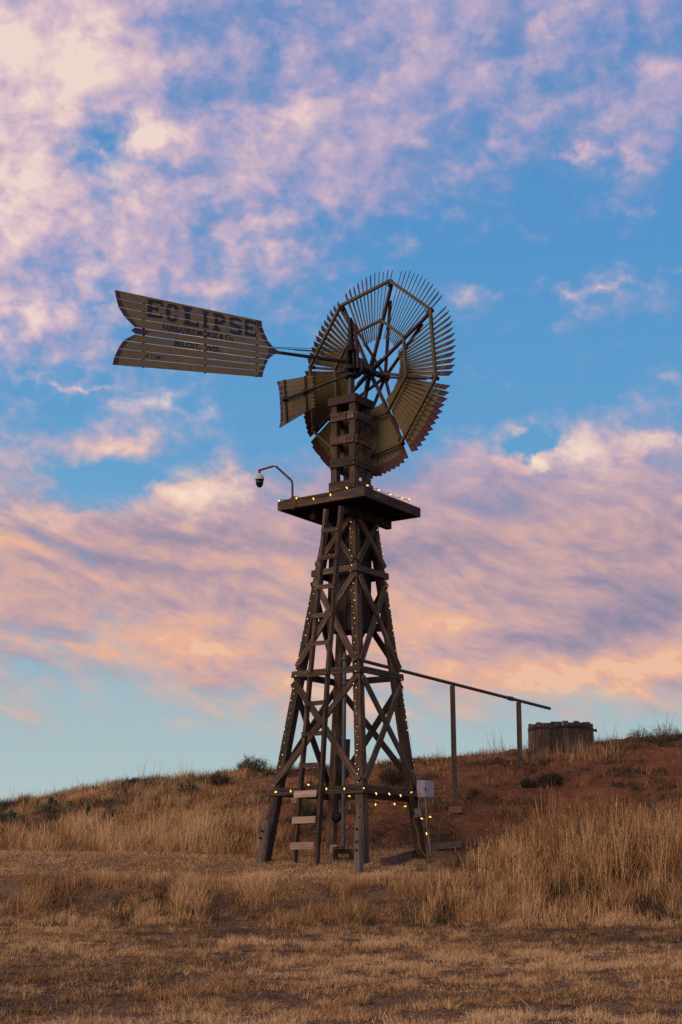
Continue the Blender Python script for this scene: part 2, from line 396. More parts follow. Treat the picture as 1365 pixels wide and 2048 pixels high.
def grass_cover(x, y):
    """0 bare soil .. 1 thick dry grass"""
    d = y - CAM[1]
    n = fbm(x, y, .55, 3, 3); n2 = fbm(x, y, 1.9, 3, 8)
    hill = sstep(d, 21.2, 22.2)
    left = sstep(-x, .6, 2.2)
    upper = sstep(d, 23.0, 25.0) * sstep(x, -5.2, -3.2) * .45      # red patch near the crest
    cl = 1.0 - upper + (n - .5) * 1.2
    crr = .10 + (n - .5) * .9 + (n2 - .5) * .5
    ch = np.clip(cl * left + crr * (1 - left), 0, 1)
    cf = np.clip(.78 + (n - .5) * .8 + (n2 - .5) * .7, 0, 1)
    return ch * hill + cf * (1 - hill)

def build_terrain():
    def axis(dense0, dense1, step, far, g=1.22):
        a = list(np.arange(dense0, dense1 + 1e-6, step)); s = step
        while a[-1] < far: s *= g; a.append(a[-1] + s)
        s = step
        while a[0] > -far: s *= g; a.insert(0, a[0] - s)
        return np.array(a)
    xs = axis(-8, 8, .065, 900); ys = axis(-13.5, 9, .06, 900)
    X, Y = np.meshgrid(xs, ys, indexing='ij'); Z = height(X, Y)
    clod = (fbm(X * .6, Y, 5.5, 4, 21) - .5) * .20 * sstep(Y - CAM[1], 21.4, 22.6) * (1 - grass_cover(X, Y))
    Z = Z + clod
    nx, ny = X.shape; V = np.stack([X, Y, Z], -1).reshape(-1, 3)
    i = np.arange(nx * ny).reshape(nx, ny)
    Fq = np.stack([i[:-1, :-1], i[1:, :-1], i[1:, 1:], i[:-1, 1:]], -1).reshape(-1, 4)
    me = mesh_np('ground', V, Fq)
    dd = Y - CAM[1]; c = grass_cover(X, Y); bench = sstep(dd, 18.6, 19.2) * (1 - sstep(dd, 21.2, 21.8)) * (1 - sstep(X, .8, 2.))
    c = np.clip(c * (1 - .25 * (dd < 18)) + .6 * bench, 0, 1.3).astype(np.float32)
    a = me.attributes.new('cover', 'FLOAT', 'POINT'); a.data.foreach_set('value', c.ravel())
    hill = (sstep(Y - CAM[1], 21.0, 22.4)).astype(np.float32)
    a = me.attributes.new('red', 'FLOAT', 'POINT'); a.data.foreach_set('value', hill.ravel())
    m, t, b = mat('dry_soil_and_straw')
    p = t.new('ShaderNodeTexCoord').outputs['Object']
    n1 = t.noise(p, 3.5, 8, .65); n2 = t.noise(p, 28., 6, .7); n3 = t.noise(p, 1.1, 4)
    soil = t.ramp(t.math('ADD', t.math('MULTIPLY', n1, .5), t.math('MULTIPLY', n2, .5)), [(.3, (.075, .028, .013)), (.5, (.185, .07, .03)), (.7, (.32, .14, .065))])
    brown = t.ramp(n2, [(.3, (.036, .02, .013)), (.7, (.13, .068, .04))])
    straw = t.ramp(n2, [(.3, (.09, .05, .025)), (.55, (.25, .145, .07)), (.75, (.42, .27, .13))])
    s1 = t.mix(attr(t, 'red', 'Fac'), brown, soil)
    f = t.maprange(t.math('ADD', attr(t, 'cover', 'Fac'), t.math('MULTIPLY', t.math('SUBTRACT', n1, .5), 1.2)), .35, .9, 0, .85)
    t.set(b.inputs['Base Color'], t.mix(f, s1, straw)); b.inputs['Roughness'].default_value = .95; b.inputs['Specular IOR Level'].default_value = .1
    bp = t.new('ShaderNodeBump'); bp.inputs['Strength'].default_value = .8; bp.inputs['Distance'].default_value = .03
    t.set(bp.inputs['Height'], n2); t.l.new(bp.outputs[0], b.inputs['Normal'])
    me.materials.append(m)
    o = bpy.data.objects.new('ground', me); link(o); o['kind'] = 'structure'
    tag(o, 'dry red soil and straw ground rising to a mound behind the windmill', 'ground')
def mesh_np(name, V, F, smooth=True):
    me = bpy.data.meshes.new(name); F = np.asarray(F); k = F.shape[1]
    me.vertices.add(len(V)); me.vertices.foreach_set('co', np.asarray(V, np.float32).ravel())
    me.loops.add(F.size); me.loops.foreach_set('vertex_index', F.astype(np.int32).ravel())
    me.polygons.add(len(F)); me.polygons.foreach_set('loop_start', np.arange(0, F.size, k, dtype=np.int32))
    me.polygons.foreach_set('use_smooth', np.full(len(F), smooth))
    me.update(calc_edges=True); return me
build_terrain()

# ------------------------------------------------------------------ grass
def grass_mat(name, stops, trans=.0):
    m, t, b = mat(name); v = attr(t, 'tint', 'Fac')
    t.set(b.inputs['Base Color'], t.ramp(v, stops)); b.inputs['Roughness'].default_value = .75; b.inputs['Specular IOR Level'].default_value = .15
    return m
DRY = [(0, (.055, .05, .022)), (.12, (.13, .076, .034)), (.35, (.32, .165, .07)), (.65, (.54, .30, .128)), (1, (.72, .47, .235))]
RUS = [(0, (.09, .05, .022)), (.3, (.26, .115, .046)), (.65, (.50, .27, .11)), (1, (.70, .45, .22))]
M['dry'] = grass_mat('dry_grass_blades', DRY); M['russet'] = grass_mat('russet_grass_blades', RUS)
M['weed'] = grass_mat('dark_weed_leaves', [(0, (.03, .03, .016)), (.5, (.062, .052, .03)), (1, (.12, .085, .05))])
def blades(name, base, h, w, leandir, lean, tint, matl, label, seg=3, cat='grass'):
    N = len(base); fac = rng.uniform(0, 2 * np.pi, N)
    wd = np.stack([np.cos(fac), np.sin(fac), np.zeros(N)], -1)
    ld = np.stack([np.cos(leandir), np.sin(leandir), np.zeros(N)], -1)
    V = np.empty((N, seg + 1, 2, 3), np.float32)
    for k in range(seg + 1):
        s = k / seg
        c = base + ld * (lean * h * s ** 1.7)[:, None]; c[:, 2] += h * s * np.maximum(1 - .25 * lean * s, .1)
        ww = (w * (1 - .8 * s ** 1.5))[:, None] * .5
        V[:, k, 0] = c - wd * ww; V[:, k, 1] = c + wd * ww
    idx = np.arange(N * (seg + 1) * 2, dtype=np.int32).reshape(N, seg + 1, 2)
    Fq = np.stack([idx[:, :-1, 0], idx[:, :-1, 1], idx[:, 1:, 1], idx[:, 1:, 0]], -1).reshape(-1, 4)
    me = mesh_np(name, V.reshape(-1, 3), Fq)
    a = me.attributes.new('tint', 'FLOAT', 'POINT'); a.data.foreach_set('value', np.repeat(np.clip(tint, 0, 1), (seg + 1) * 2).astype(np.float32))
    me.materials.append(matl)
    o = bpy.data.objects.new(name, me); link(o); o['kind'] = 'stuff'; tag(o, label, cat); return o
def scatter(n, x0, x1, d0, d1):
    """n random points, denser towards the camera in proportion to the narrowing view"""
    d = rng.uniform(d0, d1, n); x = rng.uniform(x0, x1, n); return x, d + CAM[1]
def tufts(cx, cy, nb, rad, h, hj, w, leanr, tint, tj, keep=None):
    """expand tuft centres to blades"""
    n = len(cx); rep = np.repeat(np.arange(n), nb)
    a = rng.uniform(0, 2 * np.pi, len(rep)); rr = np.abs(rng.normal(0, 1, len(rep))) * rad[rep]
    x = cx[rep] + rr * np.cos(a); y = cy[rep] + rr * np.sin(a)
    base = np.stack([x, y, height(x, y) - .008], -1)
    hh = h[rep] * rng.uniform(1 - hj, 1 + hj, len(rep)); ld = a + rng.normal(0, .9, len(rep))
    ln = np.abs(rng.normal(0, 1, len(rep))) * leanr
    tt = tint[rep] + rng.normal(0, tj, len(rep))
    return base, hh, np.full(len(rep), w) * rng.uniform(.6, 1.4, len(rep)), ld, ln, tt

def view_keep(x, y, margin=.9):
    d = y - CAM[1]; return np.abs(x - CAM[0]) < .242 * d + margin

def build_grass():
    # mown lawn in front: overlapping small tussocks with worn gaps
    x, y = scatter(60000, -5.2, 5.2, 8.6, 17.6); k = view_keep(x, y); x, y = x[k], y[k]
    cl = fbm(x * .75, y, 6.5, 3, 40); pat = fbm(x * .7, y, .5, 3, 77); mid = fbm(x * .45, y, 2.0, 3, 19)
    k = cl * .6 + mid * .4 + rng.uniform(-.12, .12, len(x)) > .395; x, y, cl, pat, mid = x[k], y[k], cl[k], pat[k], mid[k]
    tint = .58 + (pat - .5) * .8 + (mid - .5) * 1.2 + (cl - .5) * .9 + rng.normal(0, .11, len(x))
    green = rng.random(len(x)) < .02 + .30 * (pat < .38) * (cl > .5); tint[green] = rng.uniform(0, .14, green.sum())
    hgt = rng.uniform(.014, .034, len(x)) * (.5 + 1.7 * sstep(cl, .42, .7))
    b = tufts(x, y, 13, rng.uniform(.012, .036, len(x)), hgt, .5, .0045, 1.0, tint, .17)
    blades('lawn_grass', *b, M['dry'], 'short dry lawn grass across the foreground', seg=2)
    x, y = scatter(900, -5.2, 5.2, 9, 17.4); k = view_keep(x, y); x, y = x[k], y[k]
    k = fbm(x, y, .7, 3, 205) > .56; x, y = x[k], y[k]
    b = tufts(x, y, 22, rng.uniform(.04, .09, len(x)), rng.uniform(.02, .04, len(x)), .5, .006, 1., rng.uniform(.0, .6, len(x)), .2)
    blades('lawn_weeds', *b, M['weed'], 'low dark green weeds in the foreground lawn', seg=2, cat='weeds')
    # loose straw litter lying flat
    x, y = scatter(52000, -5.4, 5.4, 8.6, 21.2); k = view_keep(x, y); x, y = x[k], y[k]; N = len(x)
    blades('straw_litter', np.stack([x, y, height(x, y) + rng.uniform(.002, .02, N)], -1), rng.uniform(.006, .014, N), rng.uniform(.003, .006, N), rng.uniform(0, 6.28, N), rng.uniform(2., 7., N), rng.uniform(.25, 1.05, N), M['dry'], 'loose pale straw littering the ground', seg=2)
    # berm with longer bunches
    x, y = scatter(8600, -5.2, 5.4, 17.15, 19.2); k = view_keep(x, y); x, y = x[k], y[k]; d = y - CAM[1]
    n = fbm(x, y, 2.6, 3, 12); big = fbm(x, y, .8, 2, 14); k = n * .65 + big * .35 + rng.uniform(-.10, .10, len(x)) > .43; x, y, n, big, d = x[k], y[k], n[k], big[k], d[k]
    hh = rng.uniform(.06, .15, len(x)) * (.5 + 1.7 * sstep(n, .42, .68)) * (1 - .70 * sstep(d, 18.3, 19.0)) * (.55 + .45 * sstep(d, 17.2, 17.7)) * .68
    b = tufts(x, y, 20, rng.uniform(.03, .07, len(x)), hh, .45, .0056, .6, .44 + (n - .5) * 1.0 + (big - .5) * .8 + .15 * sstep(d, 18.3, 19.) + rng.normal(0, .08, len(x)), .17)
    blades('berm_grass', *b, M['dry'], 'knee high dry grass on the bank in front of the windmill')
    x, y = scatter(420, -5., 1.6, 17.1, 18.5); k = view_keep(x, y); x, y = x[k], y[k]; k = fbm(x, y, 2.6, 3, 140) > .55; x, y = x[k], y[k]
    b = tufts(x, y, 26, rng.uniform(.04, .09, len(x)), rng.uniform(.04, .11, len(x)), .5, .0065, .9, rng.uniform(.0, .6, len(x)), .2)
    blades('berm_weeds', *b, M['weed'], 'dark green weeds along the foot of the front bank', seg=2, cat='weeds')
    # trodden pale straw round the tower
    x, y = scatter(6500, -5.5, 4.5, 18.8, 21.4); k = view_keep(x, y); x, y = x[k], y[k]
    n = fbm(x, y, 1.2, 3, 31); k = n > .22 + .26 * sstep(x, .3, 1.6) ; x, y, n = x[k], y[k], n[k]
    b = tufts(x, y, 14, rng.uniform(.03, .08, len(x)), rng.uniform(.014, .045, len(x)), .5, .0055, 1.1, .74 + (n - .5) * .8 - .28 * sstep(x, .5, 2.), .14)
    blades('trodden_straw', *b, M['dry'], 'pale trodden straw on the ledge around the tower feet', seg=2)
    # bunchgrass on the right: short pale bunches in front, tall russet stalks behind
    x, y = scatter(1500, .7, 5.6, 17.3, 20.8); k = view_keep(x, y); x, y = x[k], y[k]
    n = fbm(x, y, 2.3, 3, 55); big = fbm(x, y, .8, 2, 59); d = y - CAM[1]
    edge = np.interp(d, [17.3, 18.2, 19.2, 20.8], [.80, .95, 1.5, 2.6])
    k = (x > edge + (n - .5) * .6) & (n > .40); x, y, n, big = x[k], y[k], n[k], big[k]; d = y - CAM[1]
    grow = sstep(x, 1.6, 3.6) * sstep(d, 17.9, 18.9); hh = (.17 + .07 * big + .42 * grow * (.25 + 1.35 * big)) * rng.uniform(.55, 1.3, len(x)) * (.7 + .3 * sstep(d, 17.3, 17.7))
    b = tufts(x, y, 40, rng.uniform(.03, .085, len(x)), hh, .45, .0062, .34, .52 - .18 * grow + (n - .5) * 1.2 + rng.normal(0, .15, len(x)), .22)
    b[2][:] *= rng.uniform(.6, 1.7, len(b[2]))
    blades('tall_grass', *b, M['russet'], 'russet bunchgrass massed right of the windmill', seg=4)
    x, y = scatter(260, 1.6, 5.4, 17.9, 20.4); k = view_keep(x, y) ; x, y = x[k], y[k]
    b = tufts(x, y, 7, rng.uniform(.02, .09, len(x)), (.26 + .52 * sstep(x, 1.4, 3.6)) * rng.uniform(.6, 1.15, len(x)), .3, .0075, .42, rng.uniform(.4, 1., len(x)), .14)
    blades('seed_stalks', *b, M['russet'], 'pale seed stalks standing above the russet bunchgrass', seg=4)
    # feathery seed heads on some stalks
    tipx = b[0][:, 0] + np.cos(b[3]) * b[4] * b[1]; tipy = b[0][:, 1] + np.sin(b[3]) * b[4] * b[1]; tipz = b[0][:, 2] + b[1] * (1 - .25 * b[4])
    kk = rng.random(len(tipx)) < .5; rep = 9; N = kk.sum() * rep
    bs = np.stack([np.repeat(tipx[kk], rep), np.repeat(tipy[kk], rep), np.repeat(tipz[kk], rep) - rng.uniform(0, .13, N)], -1)
    blades('seed_heads', bs, rng.uniform(.025, .05, N), np.full(N, .005), rng.uniform(0, 6.28, N), rng.uniform(.2, .8, N), rng.uniform(.6, 1., N), M['russet'], 'feathery pale seed heads over the russet bunchgrass', seg=2)
    x, y = scatter(420, .9, 5.4, 17.25, 20.2); k = view_keep(x, y); x, y = x[k], y[k]; k = fbm(x, y, 1.5, 3, 160) > .5; x, y = x[k], y[k]
    b = tufts(x, y, 30, rng.uniform(.04, .1, len(x)), rng.uniform(.08, .26, len(x)), .5, .0065, .7, rng.uniform(.1, .8, len(x)), .2)
    blades('bank_weeds', *b, M['weed'], 'dark weeds between the bunches of tall grass', seg=2, cat='weeds')
    # thick grass on the left of the mound
    x, y = scatter(9000, -7.6, 1.3, 20.9, 27.3); k = view_keep(x, y); x, y = x[k], y[k]
    c = grass_cover(x, y); cl = fbm(x, y, 2.4, 3, 93); k = c * .6 + cl * .55 > rng.uniform(.42, .80, len(x)); x, y, c, cl = x[k], y[k], c[k], cl[k]; d = y - CAM[1]; n = fbm(x, y, .9, 3, 90)
    foot = sstep(d, 20.9, 21.4) * (1 - sstep(d, 21.9, 23.0)) * (.35 + 1.3 * sstep(n, .35, .65)); h = (.05 + .11 * foot + .09 * sstep(cl, .45, .7)) * rng.uniform(.6, 1.35, len(x))
    h = h * (1 - .5 * sstep(x, -.9, .3))
    b = tufts(x, y, 17, rng.uniform(.03, .08, len(x)), h, .45, .0066, .42, .40 + (n - .5) * .9 + (cl - .5) * .9 + .20 * foot + rng.normal(0, .09, len(x)), .17)
    blades('mound_grass', *b, M['dry'], 'thick dry grass covering the left flank of the mound')
    # low weeds on the mound
    x, y = scatter(6500, -7.4, 7.4, 21.5, 27.0); k = view_keep(x, y); x, y = x[k], y[k]
    n = fbm(x, y, 1.6, 3, 66); k = n + rng.uniform(-.05, .05, len(x)) > .48 + .06 * (x < -1); x, y, n = x[k], y[k], n[k]
    b = tufts(x, y, 20, rng.uniform(.04, .11, len(x)), rng.uniform(.03, .10, len(x)) * (1 + .8 * (x < -1)), .5, .008, .8, .45 + (n - .5) + rng.normal(0, .2, len(x)), .2)
    blades('mound_weeds', *b, M['weed'], 'low dark weeds dotted over the mound', seg=2, cat='weeds')
    x, y = scatter(2800, -.5, 7.4, 21.4, 27.0); k = view_keep(x, y); x, y = x[k], y[k]; k = fbm(x, y, 1.6, 3, 177) > .47; x, y = x[k], y[k]
    b = tufts(x, y, 10, rng.uniform(.02, .07, len(x)), rng.uniform(.03, .13, len(x)), .5, .0062, .6, rng.uniform(.1, .5, len(x)), .15)
    blades('sparse_grass', *b, M['dry'], 'thin dry grass stalks on the red slope')
    # wisps along the crest
    x, y = scatter(700, -7.6, 7.6, 25.4, 27.6); k = view_keep(x, y); x, y = x[k], y[k]
    left = x < .3
    k = (left & (fbm(x, y, 1.2, 2, 180) > .42)) | (rng.random(len(x)) < .35) | ((x > 2.3) & (x < 5.2)); x, y = x[k], y[k]
    hh = rng.uniform(.05, .2, len(x)) * np.where(rng.random(len(x)) < .12, 2.4, 1.)
    b = tufts(x, y, 7, rng.uniform(.02, .10, len(x)), hh, .4, .0058, .3, rng.uniform(.2, .7, len(x)), .15)
    blades('crest_grass', *b, M['dry'], 'wispy dry stalks along the skyline of the mound')
    # grass in front of the tub
    x = rng.uniform(3.1, 4.8, 46); y = rng.uniform(24.6, 25.3, 46) + CAM[1]
    b = tufts(x, y, 12, rng.uniform(.03, .08, 46), rng.uniform(.10, .34, 46), .4, .006, .3, rng.uniform(.35, .75, 46), .15)
    blades('tub_grass', *b, M['dry'], 'dry bunchgrass growing against the wooden tub')
    # loose stones on the red soil
    mb = MB()
    for i in range(150):
        sx_, sd = random.uniform(.8, 7), random.uniform(21.6, 26); Y_ = sd + CAM[1]
        if not view_keep(np.array(sx_), np.array(Y_)): continue
        c = np.array([sx_, Y_, float(height(sx_, Y_)) + .005]); s_ = random.choice((.008, .011, .014, .02, .028))
        vs_ = [c + s_ * random.uniform(.7, 1.3) * np.array(q) for q in ((1, 0, 0), (0, 1, 0), (-1, 0, 0), (0, -1, 0), (.1, 0, .7), (0, .1, -.6))]
        mb.add(vs_, [(0, 1, 4), (1, 2, 4), (2, 3, 4), (3, 0, 4), (1, 0, 5), (2, 1, 5), (3, 2, 5), (0, 3, 5)])
    o = mb.build('gravel', paint('pale_stone', (.26, .19, .15), .4, .9)); o['kind'] = 'stuff'; tag(o, 'pale loose stones on the red soil slope', 'stones')
build_grass()

# ------------------------------------------------------------------ windmill tower
u_ = np.array([-.8254, .5645, 0]); v_ = np.array([.5645, .8254, 0]); UP = np.array([0, 0, 1.])
ZG = [1.357, 3.036, 4.541]; ZP = 5.534
def ctr(z): return np.array([-.034 + .0207 * (z - 1.357), 0, 0])
def wz(z): return .779 - .113 * (z - 1.357)
LEG = .118; TH = .038
def P(a, b, z):                                                  # the old tower is slightly racked: each corner leans its own way
    w = wz(z); i, j = np.clip(a / w, -1.2, 1.2), np.clip(b / w, -1.2, 1.2); k = (z - 1.357) / 3.184
    sL, sF, sR = -.042 + .087 * k, .002 + .017 * k, -.03 + .061 * k; sB = -.03 + .06 * k
    sx = .25 * (sL * (1 + i) * (1 - j) + sF * (1 - i) * (1 - j) + sR * (1 - i) * (1 + j) + sB * (1 + i) * (1 + j))
    return np.array([sx, 0, 0]) + u_ * a + v_ * b + UP * z
MC = np.array([.05, -.08, 0])                                    # mast axis
mill = empty('windmill', (0, 0, .4))
tag(mill, 'old timber tower windmill with slatted wheel and lettered tail vane', 'windmill')
def gz(p): return float(height(p[0], p[1]))

corners = {'F': (-1, -1), 'L': (1, -1), 'B': (1, 1), 'R': (-1, 1)}
for k, (sa, sb) in corners.items():
    c = lambda z: wz(z) - TH - LEG / 2
    g = gz(P(sa * .85, sb * .85, .4)); z0, z1 = g - .12, ZP - .20
    if k == 'F': z0 = g + .10
    Pq = []
    for z in (z0, z1):
        for a, b in ((-1, -1), (1, -1), (1, 1), (-1, 1)): Pq.append(P(sa * c(z) + a * LEG / 2, sb * c(z) + b * LEG / 2, z))
    leg = MB().box8(Pq).build('leg', M['timber'], mill)
    if k in 'FLR':                                              # bolts
        for z in (z0 + .35, z0 + .6, z0 + .75, 2.2, 3.4, 3.8):
            p = P(sa * c(z) + random.uniform(-.02, .02), sb * c(z) - LEG / 2, z); MB().lathe(p, -v_, [(-.01, .016), (.006, .014), (.012, .004)], 8).build('bolt', M['iron'], leg)
# splices on the two front feet: worn stub posts bolted alongside
def stub(pxs, base_P, w, h, off, name='splice_post'):
    pass
def worn_post(name, p0, p1, w, h, out, parent, matl, seg=9):
    mb = MB(); p0 = np.asarray(p0, float); p1 = np.asarray(p1, float); d = (p1 - p0) / np.linalg.norm(p1 - p0)
    x = np.cross(d, out); x /= np.linalg.norm(x); y = np.cross(x, d); rings = []; o = np.array([random.uniform(0, 60) for _ in range(3)]); gr = []
    n = 10; L = np.linalg.norm(p1 - p0)
    for i in range(seg + 1):
        s = i / seg; tp = 1 - .10 * s - .12 * max(0, s - .85) / .15
        for k in range(n):
            a = 2 * math.pi * (k + .5) / n; ca, sa_ = math.cos(a), math.sin(a); q = max(abs(ca), abs(sa_)); q = .35 + .65 * q
            r1 = 1 + .12 * (random.random() - .5)
            rings.append(p0 + d * L * s + x * ca / q * w / 2 * tp * r1 + y * sa_ / q * h / 2 * tp * r1); gr.append(o + (L * s, w * ca, h * sa_))
    fs = [(i * n + k, i * n + (k + 1) % n, (i + 1) * n + (k + 1) % n, (i + 1) * n + k) for i in range(seg) for k in range(n)]
    fs += [tuple(range(n)), tuple(reversed(range(seg * n, (seg + 1) * n)))]
    mb.add(rings, fs, gr)
    return mb.build(name, matl, parent)
pF = at_y(718, 1738, -1.36); pF1 = at_y(717.5, 1641, -1.33)
s = worn_post('splice_post', pF - UP * .12, pF1, .125, .11, -v_, mill, M['post'])
for yy in (1658, 1683, 1700):
    p = at_y(713, yy, -1.40); MB().lathe(p, -v_, [(-.01, .018), (.008, .016), (.014, .005)], 8).build('bolt', M['iron'], s)
pL = at_y(521, 1718, -.42); pL1 = at_y(535, 1642, -.40)
s = worn_post('splice_post', pL - UP * .12, pL1, .13, .11, -v_, mill, M['post'])
for xx, yy in ((524, 1662), (520, 1676)):
    p = at_y(xx, yy, -.47); MB().lathe(p, -v_, [(-.01, .018), (.008, .016), (.014, .005)], 8).build('bolt', M['iron'], s)

# girts and braces on the four faces
def face_fn(axis, sgn):
    """returns f(s, z, out): s across the face from -1..1 (scaled by w), out = outward offset from the leg face"""
    def f(s, z, out, extra=0.):
        w = wz(z); q = w - TH + out
        return P(s * w + extra, sgn * q, z) if axis == 'v' else P(sgn * q, s * w + extra, z)
    return f
faces = {'lf': face_fn('v', -1), 'rf': face_fn('u', -1), 'bl': face_fn('u', 1), 'br': face_fn('v', 1)}
def slab(mb, f, s0, z0, s1, z1, width, o0, o1, cut=None):
    """board lying on a face from (s0,z0) to (s1,z1) (s in metres from face centre)"""
    def pt(sm, z, out): return f(0, z, out, sm)
    d = np.array([s1 - s0, z1 - z0]); L = np.linalg.norm(d); d /= L; nrm = np.array([-d[1], d[0]]) * width / 2
    c = [(s0 - nrm[0], z0 - nrm[1]), (s0 + nrm[0], z0 + nrm[1]), (s1 - nrm[0], z1 - nrm[1]), (s1 + nrm[0], z1 + nrm[1])]
    Q = [pt(*c[0], o0), pt(*c[1], o0), pt(*c[1], o1), pt(*c[0], o1), pt(*c[2], o0), pt(*c[3], o0), pt(*c[3], o1), pt(*c[2], o1)]
    mb.box8(Q)
GH = .092
for fn, f in faces.items():
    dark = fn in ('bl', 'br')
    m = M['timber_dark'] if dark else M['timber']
    for i, z in enumerate(ZG):
        e = wz(z) if fn in ('lf', 'br') else wz(z) - TH
        slab(MB(), f, 0, 0, 1, 1, 1, 0, 1) if False else None
        mb = MB(); zc = z - GH / 2
        slab(mb, f, -e, zc, e, zc, GH if i else .10, 0, TH); mb.build('girt', m, mill)
        if i == 0 and fn in ('bl', 'br', 'rf'):
            pass
    tops = [ZG[1] - GH, ZG[2] - GH, ZP - .17]
    for i in range(3):
        z0, z1 = ZG[i] + .075, tops[i] - .065
        e0, e1 = wz(z0) - .078, wz(z1) - .078
        mb = MB(); slab(mb, f, e1, z1, -e0, z0, .088, 0.001, TH - .003); mb.build('brace', m, mill)
        mb = MB(); slab(mb, f, -e1, z1, e0, z0, .088, .014, TH + .013); mb.build('brace', m, mill)
# second lower girt just inside the right face and a mid-height cross beam behind the box
mb = MB(); e = wz(1.26) - .05
mb.beam(P(-wz(1.2) + .16, -e, 1.235), P(-wz(1.2) + .16, e, 1.235), .04, .08); mb.build('girt', M['timber'], mill)
for a in ('u', 'v'):
    z = 3.72; w = wz(z) - TH - .03
    mb = MB()
    if a == 'u': mb.beam(P(w - LEG, -w + .03, z), P(w - LEG, w - .1, z), .05, .12)
    else: mb.beam(P(-w + .03, w - LEG - .004, z + .003), P(w - .1, w - LEG - .004, z + .003), .05, .12)
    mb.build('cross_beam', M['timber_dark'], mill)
# boarded casing hung inside the upper tower
mb = MB(); hw = .235; zb = 3.63; zt = ZP - .21
for side in range(4):
    for i in range(4):
        a0, a1 = -hw + i * hw / 2 + .004, -hw + (i + 1) * hw / 2 - .004; o = hw
        cc_ = lambda a, b, z: P(a, b, z)
        q = [(a0, -o), (a1, -o), (a1, -o + .02), (a0, -o + .02)]
        rot = lambda p: [(p[0], p[1]), (-p[1], p[0]), (-p[0], -p[1]), (p[1], -p[0])][side]
        zz = zb + random.uniform(-.02, .02)
        mb.box8([P(*rot(p), zz) for p in q] + [P(*rot(p), zt) for p in q])
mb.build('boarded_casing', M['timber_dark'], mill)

# platform
pa0, pa1, pb0, pb1 = -.882, .65, -.888, .656
def PP(a, b, z): return u_ * a + v_ * b + UP * z
mb = MB(); nb = 11; st = (pb1 - pb0 - .01) / nb
for i in range(nb):
    b0 = pb0 + .005 + i * st; z = ZP - .032 + random.uniform(-.003, .003)
    q = [(pa0 + .045, b0, z), (pa0 + .045, b0 + st - .012, z), (pa0 + .045, b0 + st - .012, z + .03), (pa0 + .045, b0, z + .03)]
    mb.box8([PP(*p) for p in q] + [PP(pa1 - .045, p[1], p[2]) for p in q])
mb.build('platform_deck', M['timber_dark'], mill)
FH = .14
for (a0, b0, a1, b1) in ((pa0, pb0, pa1, pb0), (pa0, pb1, pa1, pb1)):
    mb = MB(); s_ = 1 if b0 < 0 else -1
    mb.beam(PP(a0, b0 + s_ * .02, ZP - FH / 2), PP(a1, b1 + s_ * .02, ZP - FH / 2), .04, FH); mb.build('fascia', M['timber'], mill)
for (a0, b0, a1, b1) in ((pa0, pb0 + .041, pa0, pb1 - .041), (pa1, pb0 + .041, pa1, pb1 - .041)):
    mb = MB(); s_ = 1 if a0 < 0 else -1
    mb.beam(PP(a0 + s_ * .02, b0, ZP - FH / 2), PP(a1 + s_ * .02, b1, ZP - FH / 2), .04, FH); mb.build('fascia', M['timber'], mill)
for a in (-.355, .225):                                         # bearers along v under the deck
    mb = MB(); mb.beam(PP(a, -.60, ZP - .205), PP(a, .60, ZP - .205), .09, .13); mb.build('bearer', M['timber_dark'], mill)
for b in (-.33, .02, .33):
    mb = MB(); mb.beam(PP(pa0 + .05, b, ZP - .09), PP(pa1 - .05, b, ZP - .09), .045, .10); mb.build('joist', M['timber_dark'], mill)

# head tower: four posts bound by cleats, with a maroon cap
def zfor(px, py, xy): return float(on_plane(px, py, (xy[0], xy[1], 0), np.array([0, 1., 0]))[2])
HP = lambda a, b, z: MC + u_ * a + v_ * b + UP * z
h_ = .218; hs = .104
fc = HP(-h_, -h_, 0)
zcap0 = zfor(709, 803, fc); zcap1 = zfor(709, 787, fc)
for sa, sb in ((-1, -1), (1, -1), (1, 1), (-1, 1)):
    q = [(sa * (h_ - hs / 2) + a * hs / 2, sb * (h_ - hs / 2) + b * hs / 2) for a, b in ((-1, -1), (1, -1), (1, 1), (-1, 1))]
    mb = MB(); mb.box8([HP(*p, ZP) for p in q] + [HP(*p, zcap0 + .01) for p in q]); mb.build('head_post', M['timber'], mill)
for i, (ya, yb) in enumerate(((820, 836), (867, 883), (912, 929), (958, 975))):
    z1, z0 = zfor(709, ya, fc), zfor(709, yb, fc); zc, hh = (z0 + z1) / 2, z1 - z0; o = h_ + .016
    ends = ((.218, -.075), (-.085, -.218)) if i < 2 else ((.225, -.232),)
    for e0, e1 in ends:
        mb = MB(); mb.beam(HP(e0 + random.uniform(-.01, .01), -o, zc), HP(e1, -o, zc), .032, hh)
        for e in (e0 - .02 * np.sign(e0 - e1), e1 + .02 * np.sign(e0 - e1)):
            for dz in (-.3, .3): mb.lathe(HP(e, -o - .016, zc + dz * hh), -v_, [(-.004, .006), (.004, .005)], 6, 1)
        mb.build('cleat', [M['timber'], M['steelnail']], mill)
    mb = MB(); mb.beam(HP(-o, -h_ + .001, zc - .012), HP(-o, h_ + .01, zc - .012), .032, hh); mb.build('cleat', M['timber'], mill)
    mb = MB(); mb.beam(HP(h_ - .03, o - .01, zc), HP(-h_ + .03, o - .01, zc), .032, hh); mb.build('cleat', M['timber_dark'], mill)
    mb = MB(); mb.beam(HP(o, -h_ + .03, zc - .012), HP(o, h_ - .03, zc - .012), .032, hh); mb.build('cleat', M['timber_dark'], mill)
mb = MB(); mb.beam(HP(.25, -.26, ZP + .03), HP(-.26, -.26, ZP + .03), .05, .06); mb.build('sill_beam', M['timber'], mill)
mb = MB(); hc = h_ - .006
